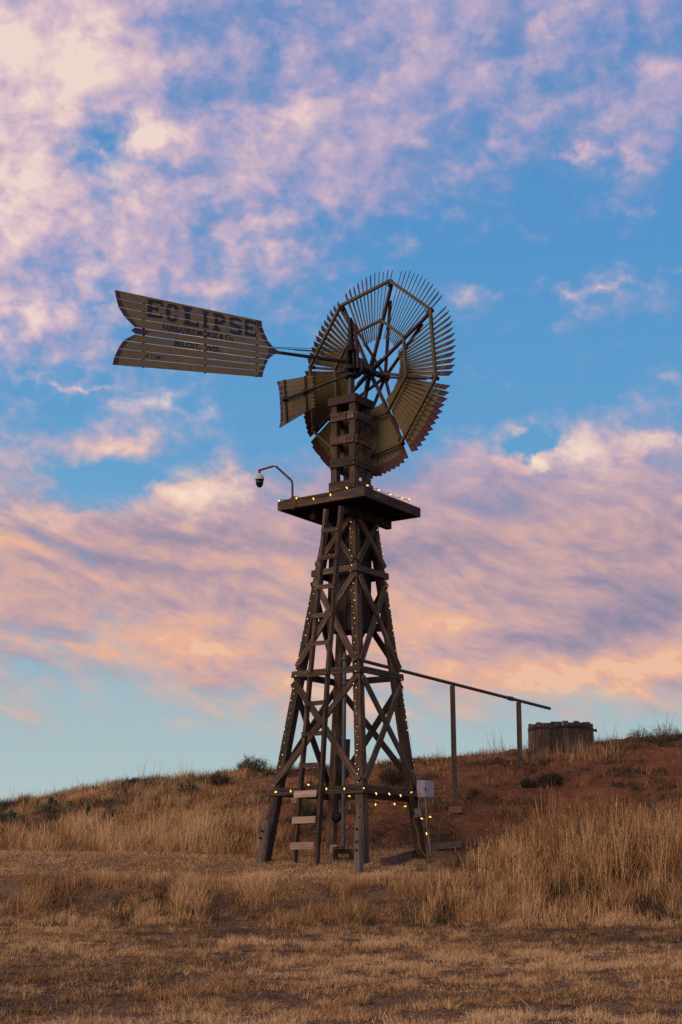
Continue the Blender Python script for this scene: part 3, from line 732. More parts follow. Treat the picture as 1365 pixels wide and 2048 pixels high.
for (a0, b0, a1, b1) in ((hc, -hc - .02, -hc - .04, -hc - .02), (-hc - .02, -hc + .001, -hc - .02, hc + .04), (hc + .04, hc + .02, -hc + .001, hc + .02), (hc + .02, hc, hc + .02, -hc - .04)):
    mb.beam(HP(a0, b0, (zcap0 + zcap1) / 2), HP(a1, b1, (zcap0 + zcap1) / 2), .04, zcap1 - zcap0)
q = [(-hc, -hc), (hc, -hc), (hc, hc), (-hc, hc)]
mb.box8([HP(*p, zcap0 + .03) for p in q] + [HP(*p, zcap1 - .003) for p in q])
mb.lathe(MC + UP * (zcap1 - .003), UP, [(0, .20), (.04, .17), (.055, .08)], 20)
mb.build('cap', M['maroon_dark'], mill)

# mast and turntable
AZ = R(46.67); ax = np.array([math.sin(AZ), math.cos(AZ), 0]); bx = np.array([math.cos(AZ), -math.sin(AZ), 0]); ZW = 7.761
def mz(py): return zfor(702, py, MC)
mb = MB(); mb.tube([MC + UP * zcap1, MC + UP * mz(752)], .058, 16); mb.build('mast', M['mast'], mill)
mb = MB()
zt0, zt1 = mz(752), mz(700)
mb.lathe(MC + UP * mz(757), UP, [(0, .085), (.03, .11), (.06, .11), (.08, .07)], 18)
for s0, s1 in ((-.085, -.07), (-.025, -.025), (.075, .055)):
    mb.beam(MC + bx * s0 + ax * .03 + UP * zt0, MC + bx * s1 + ax * .03 + UP * mz(698), .022, .05, ax)
mb.beam(MC - ax * .05 + UP * zt0, MC - ax * .05 + UP * mz(692), .055, .03, bx)
mb.lathe(MC + UP * mz(741), UP, [(0, .09), (.03, .1), (.07, .075)], 14)
mb.lathe(MC + UP * mz(704), UP, [(0, .06), (.02, .085), (.05, .06), (.16, .05)], 14)
mb.beam(MC + UP * mz(690), MC + UP * mz(655), .085, .07, ax, 0, .05, .05)
mb.beam(MC + UP * mz(657), MC + UP * mz(636), .032, .035, ax)
mb.beam(MC - bx * .05 + UP * mz(698), MC - bx * .01 + UP * mz(640), .03, .04, ax)
mb.build('turntable', M['iron'], mill)
mb = MB(); mb.beam(MC + bx * .10 + ax * .06 + UP * mz(737), MC + bx * .045 + ax * .06 + UP * mz(652), .045, .03, ax); mb.build('pitman', M['maroon'], mill)

# wheel
WC = MC + ax * .453 + UP * ZW; RO, RI = 1.461, .8306; PH0 = .316
wheel_mb = MB()
wheel_mb.tube([MC - ax * .05 + UP * ZW, MC + ax * .80 + UP * ZW], .042, 12)
wheel_mb.lathe(MC + ax * .10 + UP * ZW, ax, [(0, .05), (.0, .165), (.045, .165), (.06, .07), (.2, .06)], 22)
wheel_mb.lathe(MC + ax * .36 + UP * ZW, ax, [(0, .06), (.02, .10), (.10, .10), (.12, .06)], 16)
wheel_mb.lathe(MC + ax * .70 + UP * ZW, ax, [(0, .05), (.02, .095), (.07, .095), (.10, .04)], 16)
wheel = wheel_mb.build('wheel', M['iron'], mill)
def WP(phi, r, t=0.): return WC + UP * math.cos(phi) * r + bx * math.sin(phi) * r + ax * t
for k in range(8):
    ph = PH0 + k * math.pi / 4
    mb = MB(); mb.beam(WP(ph, .07, -.03), WP(ph, RO * 1.005, .012), .036, .05, ax); mb.build('spoke', M['maroon'], wheel)
    mb = MB(); mb.beam(WP(ph + .03, .07, .28), WP(ph + .012, RO * .80, .045), .03, .045, ax); mb.build('strut', M['maroon'], wheel)
    mb = MB(); mb.beam(WP(ph, RO - .09, -.025), WP(ph, RO + .02, -.018), .06, .045, ax); mb.build('bracket', M['iron'], wheel)
    mb = MB(); mb.beam(WP(ph, .09, -.045), WP(ph, .30, -.032), .045, .055, ax); mb.build('bracket', M['iron'], wheel)
for r, wd, nm in ((RO, .044, 'outer_ring'), (RI, .036, 'inner_ring')):
    mb = MB()
    for k in range(8):
        p0, p1 = PH0 + k * math.pi / 4, PH0 + (k + 1) * math.pi / 4
        A, B_ = WP(p0, r, -.045), WP(p1, r, -.045); e = (B_ - A) / np.linalg.norm(B_ - A) * .012
        mb.beam(A - e, B_ + e, wd, .042, ax)
    mb.build(nm, M['olive_dark'], wheel)
BETA0 = -40.5; RT, RB = 1.662, .56
nbl = 12
blade_me = None
for k in range(8):
    for i in range(nbl):
        sl_ = (i + .5) / nbl
        ph = PH0 + (k + .045 + sl_ * .91) * math.pi / 4
        phc = PH0 + (k + .5) * math.pi / 4
        # boards fan inside each section: sit between two straight rings
        t_ = -UP * math.sin(ph) + bx * math.cos(ph); rr = UP * math.cos(ph) + bx * math.sin(ph)
        BETA = R(BETA0 + random.gauss(0, 1.1)); ch = math.cos(BETA) * t_ + math.sin(BETA) * ax; nn_ = np.cross(rr, ch)
        rt = RT + random.uniform(-.012, .012) - .02 * math.cos((ph - phc) * 8) * 0; rb = RB + random.uniform(-.008, .008)
        c0, c1 = .055, .106
        tw = random.uniform(-.05, .05)
        mid = .052
        mb = MB(); th_ = .012
        Q = lambda r, s: WC + rr * r + ch * s + ax * mid + nn_ * 0
        wd = lambda r: c0 + (c1 - c0) * (r - rb) / (rt - rb)
        rm = rt - .15; sk = .010
        pts = [(rb, -1), (rm, -1), (rm, 1), (rb, 1)]
        mb.prism([Q(r, s_ * wd(r) / 2) for r, s_ in pts], nn_ * th_, 0)
        pts = [(rm, -1, 0), (rt, -1, sk), (rt, 1, -sk), (rm, 1, 0)]
        mb.prism([Q(r + dr, s_ * wd(r) / 2) for r, s_, dr in pts], nn_ * th_, 1)
        mb.build('blade', [M['olive'], M['maroon']], wheel)

# tail vane and boom
TA = R(66.5); td = np.array([math.sin(TA), math.cos(TA), 0]); tn = np.array([math.cos(TA), -math.sin(TA), 0])
if np.dot(tn, CAM - MC) < 0: tn = -tn                          # towards the camera
def V(cx, cy, o=0.): return on_plane(210 + cx * .263736, 560 + cy * .263736, MC, tn) + tn * o
slats = [  # (left top, left bottom, left band x top/bottom, right band x top/bottom, right top, right bottom)
    ((78, 75), (88, 134), (108, 122), (1146, 1156), (1190, 310), (1196, 355)),
    ((90, 141), (105, 201), (125, 147), (1160, 1176), (1197, 362), (1213, 404)),
    ((109, 209), (151, 274), (150, 190), (1180, 1198), (1217, 412), (1237, 456)),
    ((157, 282), (228, 352), (194, 265), (1202, 1238), (1240, 464), (1280, 508)),
    ((226, 361), (236, 405), (345, 345), (1240, 1240), (1283, 517), (1287, 560)),
    ((228, 414), (147, 453), (240, 185), (1244, 1216), (1283, 566), (1243, 597)),
    ((142, 461), (104, 514), (184, 137), (1212, 1204), (1239, 605), (1223, 642)),
    ((102, 521), (76, 577), (136, 113), (1200, 1172), (1221, 650), (1206, 686)),
    ((74, 584), (60, 640), (112, 100), (1168, 1162), (1204, 693), (1197, 735))]
mb = MB(); TT = -tn * .016
def lerp(p, q, x): f = (x - p[0]) / (q[0] - p[0]); return (x, p[1] + (q[1] - p[1]) * f)
gaps = []
for i, (lt, lb, lx, rx, rt_, rb_) in enumerate(slats):
    up_, dn_ = (0 if i == 0 else 1.0), (0 if i == 8 else 1.0); lt, rt_, lb, rb_ = (lt[0], lt[1] - up_), (rt_[0], rt_[1] - up_), (lb[0], lb[1] + dn_), (rb_[0], rb_[1] + dn_)
    a, b_ = lerp(lt, rt_, lx[0]), lerp(lb, rb_, lx[1]); c, d_ = lerp(lt, rt_, rx[0]), lerp(lb, rb_, rx[1])
    gaps.append((lt, rt_, lb, rb_))
    if i == 4:
        mb.prism([V(*p) for p in (lt, (203, 380), lb, (300, 414), (345, 397), (300, 372))], TT, 1)
        mb.prism([V(*p) for p in (lerp(lt, rt_, 301), (346, 397), lerp(lb, rb_, 301), d_, c)], TT, 0)
        mb.prism([V(*p) for p in (c, d_, rb_, (1335, 553), (1333, 546), rt_)], TT, 1)
    else:
        mb.prism([V(*p) for p in (lt, lb, b_, a)], TT, 1)
        mb.prism([V(*p) for p in (a, b_, d_, c)], TT, 0)
        mb.prism([V(*p) for p in (c, d_, rb_, rt_)], TT, 1)
tail = mb.build('tail_vane', [M['vane'], M['maroon']], mill)
for x0, x1, y0, y1 in ((302, 298, 125, 658), (768, 766, 225, 700), (1160, 1158, 306, 730)):
    mb = MB(); mb.prism([V(x0 - 9, y0, -.016), V(x0 + 9, y0, -.016), V(x1 + 9, y1, -.016), V(x1 - 9, y1, -.016)], -tn * .03); mb.build('batten', M['timber_dark'], tail)
# lettering painted on the boards
def in_slat(x, y):
    for lt, rt_, lb, rb_ in gaps:
        if lerp(lt, rt_, x)[1] + .8 <= y <= lerp(lb, rb_, x)[1] - .8: return True
    return False
def glyph(ch):
    def f(x, y):                                                # unit box, y down; slab-serif poster letters
        s = .30; h = .16; sw = .13
        if ch == 'E':
            if x < s: return True
            if y < h or y > 1 - h: return x < 1 or True
            if x > .86 and (y < .30 or y > .70): return True
            if .42 < y < .58 and x < .66: return True
            return .60 < x < .70 and .36 < y < .64
        if ch == 'L': return (.12 < x < .46) or y > 1 - h or (y < sw and x < .58) or (x > .86 and y > .66)
        if ch == 'I': return (.22 < x < .78) or y < sw or y > 1 - sw
        if ch == 'P':
            if .12 < x < .44 or (y > 1 - sw and x < .6) or (y < h and x < .75): return True
            dx, dy = (x - .55) / .45, (y - .30) / .30; r = dx * dx + dy * dy; ix, iy = (x - .5) / .2, (y - .30) / .14
            return x > .4 and r <= 1 and ix * ix + iy * iy > 1
        if ch == 'C':
            dx, dy = abs((x - .5) / .5), abs((y - .5) / .5); o = dx ** 3 + dy ** 3 <= 1
            ix, iy = abs((x - .5) / .19), abs((y - .5) / .34); inn = ix ** 3 + iy ** 3 < 1
            return o and not inn and not (x > .55 and .36 < y < .62)
        if ch == 'S':
            q = 1 if y < .5 else -1; yy = y if q == 1 else 1 - y; xx = x if q == 1 else 1 - x
            dx, dy = abs((xx - .5) / .5), abs((yy - .29) / .29); o = dx ** 3 + dy ** 3 <= 1
            ix, iy = abs((xx - .5) / .2), abs((yy - .29) / .13); inn = ix ** 3 + iy ** 3 < 1
            if o and not inn and not (xx > .5 and .20 < yy < .44): return True
            return .40 < y < .60 and abs((x - .5) - (y - .5) * 2.2) < .32
        return False
    return f
big = [('E', (330, 143), (442, 165), (438, 293), (320, 278)), ('C', (468, 173), (562, 193), (556, 325), (460, 305)), ('L', (590, 197), (712, 222), (712, 358), (597, 337)),
       ('I', (738, 230), (787, 240), (787, 368), (742, 358)), ('P', (822, 247), (915, 265), (912, 395), (820, 378)), ('S', (945, 275), (1040, 293), (1040, 420), (945, 402)), ('E', (1063, 298), (1146, 315), (1146, 432), (1060, 416))]
mb = MB()
for ch, tl, tr, br, bl in big:
    g = glyph(ch); NX, NY = 44, 56
    bil = lambda x, y: tuple((tl[k] * (1 - x) + tr[k] * x) * (1 - y) + (bl[k] * (1 - x) + br[k] * x) * y for k in (0, 1))
    for j in range(NY):
        i = 0
        while i < NX:
            ok = lambda i: i < NX and g((i + .5) / NX, (j + .5) / NY) and in_slat(*bil((i + .5) / NX, (j + .5) / NY))
            if not ok(i): i += 1; continue
            i0 = i
            while ok(i): i += 1
            q = [bil(i0 / NX, j / NY), bil(i / NX, j / NY), bil(i / NX, (j + 1) / NY), bil(i0 / NX, (j + 1) / NY)]
            mb.add([V(*p, .003) for p in q], [(0, 1, 2, 3)])
def text(mb, s, tl, tr, bl, bold=.0):
    cu = bpy.data.curves.new('t', 'FONT'); cu.body = s; cu.offset = bold; cu.resolution_u = 3
    o = bpy.data.objects.new('t', cu); COL.objects.link(o); bpy.context.view_layer.update()
    me = bpy.data.meshes.new_from_object(o.evaluated_get(bpy.context.evaluated_depsgraph_get()))
    co = np.array([v.co[:] for v in me.vertices]); x0, x1 = co[:, 0].min(), co[:, 0].max(); y1 = .70; y0 = 0
    fs = [tuple(p.vertices) for p in me.polygons]
    pts = []
    for c in co:
        a, b_ = (c[0] - x0) / (x1 - x0), (y1 - c[1]) / (y1 - y0)
        pts.append(V(tl[0] + (tr[0] - tl[0]) * a + (bl[0] - tl[0]) * b_, tl[1] + (tr[1] - tl[1]) * a + (bl[1] - tl[1]) * b_, .003))
    mb.add(pts, fs); bpy.data.objects.remove(o); bpy.data.curves.remove(cu); bpy.data.meshes.remove(me)
mb.build('lettering', M['lettering'], tail); mb = MB()
text(mb, 'FAIRBANKS MORSE & Co.', (440, 335), (985, 424), (436, 376), .022)
mb.build('lettering', M['lettering'], tail); mb = MB()
text(mb, 'BELOIT,  WIS.', (530, 457), (878, 508), (526, 499), .022)
mb.build('lettering', M['lettering'], tail); mb = MB()
text(mb, 'Nº 17.5M.1', (305, 562), (438, 577), (304, 587), .015)
mb.build('lettering', M['lettering'], tail)
# boom, stay wires and side vane
bt0 = V(1325, 549); bt1 = MC - td * .04 + UP * float(on_plane(694, 724, MC, tn)[2])
mb = MB(); mb.beam(V(1200, 528, -.03), bt1, .034, .036, UP, 0, .045, .045); mb.build('tail_boom', M['iron'], mill)
mb = MB()
for (xa, ya, xb, yb) in ((547, 694.5, 690, 699), (547, 696.5, 688, 704)):
    MB().tube([on_plane(xa, ya, MC, tn), on_plane(xb, yb, MC, tn)], .0045, 6).build('stay_wire', M['iron'], mill)
for i in range(11):
    x = 592 + i * 3.4; p = on_plane(x, 700.2 + i * .22, MC, tn); mb.lathe(p, UP, [(-.012, .004), (0, .011), (.012, .004)], 6)
mb.tube([on_plane(560, 697.3, MC, tn), on_plane(628, 702.3, MC, tn)], .004, 6)
mb.build('chain', M['iron'], mill)
SA = R(-42.); sd_ = np.array([math.sin(SA), math.cos(SA), 0]); sn = np.array([math.cos(SA), -math.sin(SA), 0])
if np.dot(sn, CAM - MC) < 0: sn = -sn
def S(cx, cy, o=0.): return on_plane(540 + cx * .161172, 720 + cy * .161172, MC + sn * .06, sn) + sn * o
mb = MB()
lefty = [268, 322, 388, 447, 508, 573, 636, 705, 775, 842]; leftx = [84, 104, 117, 121, 124, 128, 132, 132, 130, 118]
rightT = [190, 235, 282, 330, 375, 425, 470, 512, 560, 598]; rightx = [530, 534, 540, 545, 548, 552, 555, 556, 556, 545]
for i in range(9):
    g0 = 0 if i == 0 else 3.2; g1 = 0 if i == 8 else 3.2
    lt, lb = (leftx[i], lefty[i] + g0), (leftx[i + 1], lefty[i + 1] - g1); rt_, rb_ = (rightx[i] - 18, rightT[i] + g0 * .3), (rightx[i + 1] - 18, rightT[i + 1] - g1 * .3)
    tip = (rightx[i] + 16, (rightT[i] + rightT[i + 1]) / 2 - 4)
    bxl = 165 if 0 < i < 8 else 128
    a, b_ = lerp(lt, rt_, bxl), lerp(lb, rb_, bxl)
    mb.prism([S(*p) for p in (lt, lb, b_, a)], -sn * .012, 1)
    mb.prism([S(*p) for p in (a, b_, rb_, tip, rt_)], -sn * .012, 0)
side = mb.build('side_vane', [M['olive'], M['maroon']], mill)
for x0, y0, x1, y1 in ((190, 245, 225, 778), (448, 200, 472, 645)):
    mb = MB(); mb.prism([S(x0 - 9, y0, .002), S(x0 + 9, y0, .002), S(x1 + 9, y1, .002), S(x1 - 9, y1, .002)], sn * .022); mb.build('batten', M['timber_dark'], side)
mb = MB(); mb.tube([S(195, 500, .05), MC + sn * .09 - sd_ * .02 + UP * float(on_plane(690, 759, MC, sn)[2])], .02, 10)
for cx, cy in ((200, 490), (448, 405)): mb.lathe(S(cx, cy, .02), sn, [(0, .045), (.05, .04), (.055, .02)], 10)
mb.build('side_vane_arm', M['mast'], mill)

# ------------------------------------------------------------------ ladder leaning on the left face
lfn = -v_ * 1.0 + UP * -.113; lfn = -v_ - UP * .113; lfn /= np.linalg.norm(lfn)
lp0 = P(0, -wz(1.357) - .085, 1.357)
def LD(x, y, o=0.): return on_plane(x, y, lp0, lfn) + lfn * o
lad = empty('ladder', LD(612, 1722)); tag(lad, 'narrow wooden ladder fixed up the front of the windmill tower', 'ladder')
rungs = [(650, 678, 1063, 1058), (644, 674, 1118, 1112), (637.5, 669.5, 1176, 1171), (632, 665, 1232.5, 1228), (627, 660.5, 1288, 1284.5), (621, 655.5, 1350, 1345.5), (616.5, 651.5, 1408, 1404.5), (610.5, 645.5, 1468.5, 1466), (605.5, 641, 1530.5, 1529)]
lr = [(653, 1018), (621, 1350), (592, 1690), (589.5, 1738)]; rr_ = [(683, 1012), (656, 1347), (636.5, 1690), (634, 1745)]
for pts in (lr, rr_):
    mb = MB()
    for i in range(len(pts) - 1): mb.beam(LD(*pts[i]), LD(*pts[i + 1]), .042, .075, lfn)
    mb.build('rail', M['timber'], lad)
for (x0, x1, y0, y1) in rungs:
    mb = MB(); mb.beam(LD(x0 - 2.5, y0, .048), LD(x1 + 2.5, y1, .048), .062, .02, lfn)
    for x, y in ((x0, y0), (x1, y1)): mb.lathe(LD(x, y, .057), lfn, [(-.002, .007), (.004, .005)], 6, 1)
    mb.build('rung', [M['timber'], M['steelnail']], lad)
for (x0, x1, y0, y1, h2) in ((594, 638.5, 1588.3, 1586, 13.5), (590, 636.5, 1640, 1638, 13.5), (586.5, 633, 1691.5, 1690, 14)):
    mb = MB(); mb.prism([LD(x0, y0 - h2 / 2, .041), LD(x1, y1 - h2 / 2, .041), LD(x1 - 1, y1 + h2 / 2, .041), LD(x0 - 1, y0 + h2 / 2, .041)], lfn * .022)
    Lx = np.linalg.norm(LD(x1, y1) - LD(x0, y0)); o = random.uniform(0, 30)
    mb.g = [(o + (a if True else 0), o + b_, o + c) for (a, b_, c) in [(0, .1, 0), (Lx, .1, 0), (Lx, 0, 0), (0, 0, 0), (0, .1, .02), (Lx, .1, .02), (Lx, 0, .02), (0, 0, .02)]]
    for x in (x0 + 3, x1 - 3):
        for dy in (-3.5, 3.5): mb.lathe(LD(x, (y0 + y1) / 2 + dy, .062), lfn, [(-.002, .005), (.004, .004)], 6, 1)
    r = mb.build('rung', [M['plank'], M['iron']], lad); r['label'] = 'pale new plank rung'

# ------------------------------------------------------------------ pump pipe, discharge pipe, posts
pz0 = P(0, 0, 0); xpipe = at_y(687, 1675, .0)[0]
pp = empty('pump_pipe', (xpipe, 0, .45)); tag(pp, 'grey vertical well pipe standing inside the windmill tower', 'pipe')
ptop = at_y(690, 1306, 0.); pbot = at_y(686.5, 1708, 0.)
mb = MB(); mb.tube([pbot, ptop], .029, 12); mb.build('riser', M['galv'], pp)
for yy in (1318, 1368): MB().lathe(at_y(689.6, yy, 0.), UP, [(-.03, .034), (-.03, .042), (.03, .042), (.03, .034)], 12).build('coupling', M['galv'], pp)
dp0 = at_y(690, 1312.5, 0.02); dp1 = at_y(1100, 1417, 4.15)
def dpt(px):
    lo, hi = 0., 1.
    for _ in range(40):
        m_ = (lo + hi) / 2
        if to_px(dp0 + (dp1 - dp0) * m_)[0] < px: lo = m_
        else: hi = m_
    return dp0 + (dp1 - dp0) * lo
dpo = empty('discharge_pipe', dp0); tag(dpo, 'long sloping rusty pipe running from the tower towards the tub', 'pipe')
mb = MB(); mb.tube([dp0, dp1], .027, 12); mb.build('pipe_run', M['pipe'], dpo)
mb = MB(); c = dpt(1022); dd = (dp1 - dp0) / np.linalg.norm(dp1 - dp0); mb.lathe(c, dd, [(-.07, .028), (-.06, .038), (.06, .038), (.07, .028)], 12); mb.build('coupling', M['pipe'], dpo)
def pipe_post(px, pyb, pxb, lab, blk=False):
    t_ = dpt(px); b_ = at_y(pxb, pyb, t_[1])
    o = empty('support_post', (b_[0], b_[1], b_[2])); tag(o, lab, 'post', 'posts holding up the discharge pipe')
    mb = MB(); mb.beam(b_ - UP * (0 if blk else .25), t_ - UP * .03, .038, .075, np.array([1., .1, 0]))
    mb.build('board', M['post'], o)
    mb = MB(); mb.beam(b_ + np.array([.02, -.038, -(0 if blk else .25)]), t_ + np.array([.016, -.038, -.045]), .036, .04, np.array([1., .1, 0]))
    mb.build('board', M['post'], o); return b_
pb1_ = pipe_post(905, 1612, 910.5, 'tall grey post under the sloping pipe nearest the tower, on a wooden block', True)
pb2_ = pipe_post(1037.5, 1505, 1039.4, 'short grey post under the sloping pipe beside the wooden tub')
bk = MB(); bw = .093; zt_ = pb1_[2] - .002
q = [(-bw, -.06), (bw, -.06), (bw, .08), (-bw, .08)]
bk.beam(np.array([pb1_[0] - .098, pb1_[1] - .01, zt_ - .063]), np.array([pb1_[0] + .098, pb1_[1] - .01, zt_ - .050]), .16, .105)
tag(bk.build('wooden_block', M['block']), 'orange brown wooden block under the tall pipe post', 'block')

# ------------------------------------------------------------------ wooden tub on the mound
td_ = 26.0 + CAM[1]
tc = at_y(1123, 1489, td_); rad = abs(at_y(1188, 1470, td_)[0] - at_y(1058, 1470, td_)[0]) / 2 * .985
tub = empty('wooden_tub', tuple(tc)); tag(tub, 'round wooden stave tub with a dark hoop on top of the mound', 'tub')
zt_ = at_y(1123, 1449.5, td_)[2]; zb_ = tc[2] - .25; ns = 34
mb = MB()
for k in range(ns):
    a0, a1 = 2 * math.pi * (k + .03) / ns, 2 * math.pi * (k + .97) / ns; top = zt_ + random.choice((-.015, -.01, 0, .004, .01, .014)); rj = random.uniform(-.004, .004)
    q = []
    for z, r in ((zb_, rad * 1.03), (top, rad)):
        for a, ri in ((a0, 0), (a1, 0), (a1, -.04), (a0, -.04)): q.append(tc * [1, 1, 0] + np.array([math.cos(a) * (r + ri + rj), math.sin(a) * (r + ri + rj), z]))
    mb.box8(q)
mb.build('staves', M['timber'], tub)
mb = MB(); zh = at_y(1123, 1459.5, td_)[2]; n = 48; vs_ = []; fs_ = []
for k in range(n):
    a = 2 * math.pi * k / n
    for r, z in ((rad * 1.006 + .004, zh - .02), (rad * 1.006 + .012, zh - .02), (rad * 1.004 + .012, zh + .02), (rad * 1.004 + .004, zh + .02)): vs_.append(tc * [1, 1, 0] + np.array([math.cos(a) * r, math.sin(a) * r, z]))
for k in range(n):
    for j in range(4): fs_.append((k * 4 + j, ((k + 1) % n) * 4 + j, ((k + 1) % n) * 4 + (j + 1) % 4, k * 4 + (j + 1) % 4))
mb.add(vs_, fs_); mb.build('hoop', M['iron'], tub)
mb = MB(); p = at_y(1185, 1461, td_); mb.tube([p, p + np.array([.075, -.02, 0])], .02, 10); mb.lathe(p + np.array([.05, -.015, 0]), (1, -.2, 0), [(0, .03), (.03, .03)], 8); mb.build('spigot', M['iron'], tub)

# ------------------------------------------------------------------ electrical box, conduit, outlet, cord
Rc = lambda a, b, z: P(-wz(z) + a, wz(z) + b, z)
zb0 = 1.22; ybox = P(-wz(1.3), wz(1.3), 0)[1] - .12
def BX(x, y, dy=0.): return at_y(x, y, ybox + dy)
box = empty('electrical_box', tuple(BX(850, 1598))); tag(box, 'pale grey electrical box fixed to the right tower leg', 'box')
fl = [BX(833.5, 1559.5, .0), BX(848.5, 1562, -.11), BX(848.8, 1594.5, -.11), BX(834.5, 1594, .0)]   # narrow face
e1 = BX(867, 1560, .06) - fl[1]; e1[2] = 0
mb = MB(); mb.prism(fl, e1, 0); mb.build('body', M['boxgrey'], box)
mb = MB(); nrm = np.cross(e1, UP); nrm /= np.linalg.norm(nrm); nrm = nrm if nrm[1] < 0 else -nrm
f0, f1 = fl[1], fl[2]
mb.prism([f0 + e1 * .03 - UP * .008, f0 + e1 * .97 - UP * .008, f1 + e1 * .97 + UP * .01, f1 + e1 * .03 + UP * .01], nrm * .012); mb.build('door', M['boxgrey'], box)
mb = MB(); c = (f0 + f1) / 2 + e1 * .05 + nrm * .014; mb.beam(c - UP * .02, c + UP * .02, .012, .016, nrm); mb.build('latch', M['iron'], box)
mb = MB(); mb.tube([BX(851, 1594, -.06), BX(854, 1650, -.06), BX(862.5, 1712, -.07)], .011, 8); mb.build('conduit', M['grey'], box); mb = MB(); mb.tube([BX(839, 1594, -.03), BX(838, 1604, -.05), BX(836.5, 1622, -.07)], .008, 8); mb.build('conduit', M['grey'], box)
ob = MB(); c = BX(836.7, 1627, -.075)
ob.beam(c - UP * .05, c + UP * .05, .09, .045, np.array([-.5, -.85, 0])); ob.beam(c + UP * .052, c + UP * .066, .105, .07, np.array([-.5, -.85, 0]))
ob.beam(c + np.array([-.02, -.03, -.03]), c + np.array([-.02, -.03, .03]), .03, .02, np.array([-.5, -.85, 0])); ob.beam(c + np.array([.022, -.012, -.03]), c + np.array([.022, -.012, .03]), .03, .02, np.array([-.5, -.85, 0]))
tag(ob.build('outlet_box', M['grey']), 'small grey weatherproof outlet box below the electrical box', 'outlet')
cord = []
for x, y in ((834, 1633), (829, 1634), (827, 1640), (832, 1655), (836.5, 1671), (837.5, 1684), (841, 1697), (848, 1708), (855, 1714)): cord.append(BX(x, y, -.13))
gpts = [(860, 1716), (868, 1735), (880, 1765), (893, 1800), (905, 1835), (917, 1858), (926, 1873), (936, 1885), (945, 1897), (953, 1908), (957, 1920), (966, 1936), (978, 1952), (992, 1970), (1008, 1988), (1026, 2004), (1045, 2018), (1060, 2032), (1072, 2046)]
for x, y in gpts:
    p = ground_hit(x + random.uniform(-1, 1), y)
    if p is not None: p = p.copy(); p[2] += .058 if y > 1865 else .02; cord.append(p)
# smooth
cs = []
for i in range(len(cord) - 1):
    p0, p1, p2, p3 = (cord[max(i - 1, 0)], cord[i], cord[i + 1], cord[min(i + 2, len(cord) - 1)])
    for t_ in (0, .33, .66): cs.append(.5 * ((2 * p1) + (-p0 + p2) * t_ + (2 * p0 - 5 * p1 + 4 * p2 - p3) * t_ ** 2 + (-p0 + 3 * p1 - 3 * p2 + p3) * t_ ** 3))
mb = MB(); mb.tube(cs, .0046, 6); tag(mb.build('extension_cord', M['orange']), 'orange extension cord from the outlet box snaking across the lawn', 'cord')

# ------------------------------------------------------------------ camera on a bent arm
Yc = on_plane(586, 1005, PP(0, pb0, ZP), v_)[1] - .05
def SC(x, y, o=0.): return at_y(x, y, Yc + o)
sc_ = empty('security_camera', tuple(SC(586.5, 1018))); tag(sc_, 'dome security camera hanging from a bent rusty arm on the platform', 'camera')
mb = MB(); mb.prism([SC(581, 996), SC(586, 991), SC(592, 994), SC(592, 1012), SC(589, 1017), SC(584, 1017), SC(581.5, 1012)], np.array([0, .1, 0])); mb.build('bracket', M['rust'], sc_)
pts = [(585.5, 994), (585.2, 968), (584.2, 963), (581.5, 959), (555, 935), (551.5, 932.6), (547, 932.4), (517.5, 941)]
mb = MB(); mb.tube([SC(x, y, .04) for x, y in pts], .0165, 10); mb.tube([SC(519.5, 940, .04), SC(519.5, 946, .04)], .02, 10); mb.build('arm', M['rust'], sc_)
c = SC(520, 945.5, .04); k = at_y(521, 945, Yc)[0] - at_y(520, 945, Yc)[0]
mb = MB(); mb.lathe(c, -UP, [(0, 2.0 * k), (2 * k, 3 * k), (5 * k, 6.2 * k), (9 * k, 8.2 * k), (12.5 * k, 8.8 * k), (13.5 * k, 9.4 * k), (15 * k, 9.4 * k), (15 * k, 7.6 * k)], 20); mb.build('housing', M['white'], sc_)
mb = MB(); mb.lathe(c - UP * 15 * k, -UP, [(0, 8. * k), (6 * k, 7.8 * k), (10 * k, 7.0 * k), (13.5 * k, 5 * k), (15.5 * k, 2.4 * k), (16 * k, .3 * k)], 20); mb.build('dome', M['smoke'], sc_)

# ------------------------------------------------------------------ timbers, pump base, valve, pulley
def hit(x, y): return ground_hit(x, y, 17, 40)
a = hit(768, 1733); b = hit(838, 1712)
mb = MB(); mb.beam(a + UP * .05, b + UP * .05, .10, .13); tag(mb.build('timber', M['redwood']), 'squared reddish timber lying end on near the front tower foot', 'timber', 'loose timbers around the tower')
a = hit(806, 1704); b = hit(922, 1704); b = np.array([b[0], a[1] + .1, float(height(b[0], a[1] + .1))])
mb = MB(); mb.beam(a + UP * .05, b + UP * .05, .12, .10); tag(mb.build('timber', M['post']), 'grey timber lying crosswise behind the right tower foot', 'timber', 'loose timbers around the tower')
wb = at_y(694, 1712, -.05)
wbo = empty('well_base', tuple(wb)); tag(wbo, 'dark low timber base around the well pipe', 'well base')
mb = MB(); mb.beam(at_y(668, 1703, .02), at_y(704, 1703, .02), .14, .06); mb.build('top_beam', M['timber_dark'], wbo)
for x in (672, 703):
    mb = MB(); mb.beam(at_y(x, 1718, -.02), at_y(x, 1706, -.02), .14, .075, np.array([1., 0, 0])); mb.build('block', M['timber_dark'], wbo)
mb = MB(); mb.tube([at_y(684, 1692, -.12), at_y(671, 1692.5, -.12)], .02, 10); mb.lathe(at_y(674, 1692, -.12), (1, 0, 0), [(-.03, .02), (-.02, .036), (.02, .036), (.03, .02)], 10)
fv = mb.build('hydrant_body', M['brass'], None); vo = empty('water_valve', tuple(at_y(675, 1694, -.12))); tag(vo, 'brass tap with white spout beside the well pipe', 'tap')
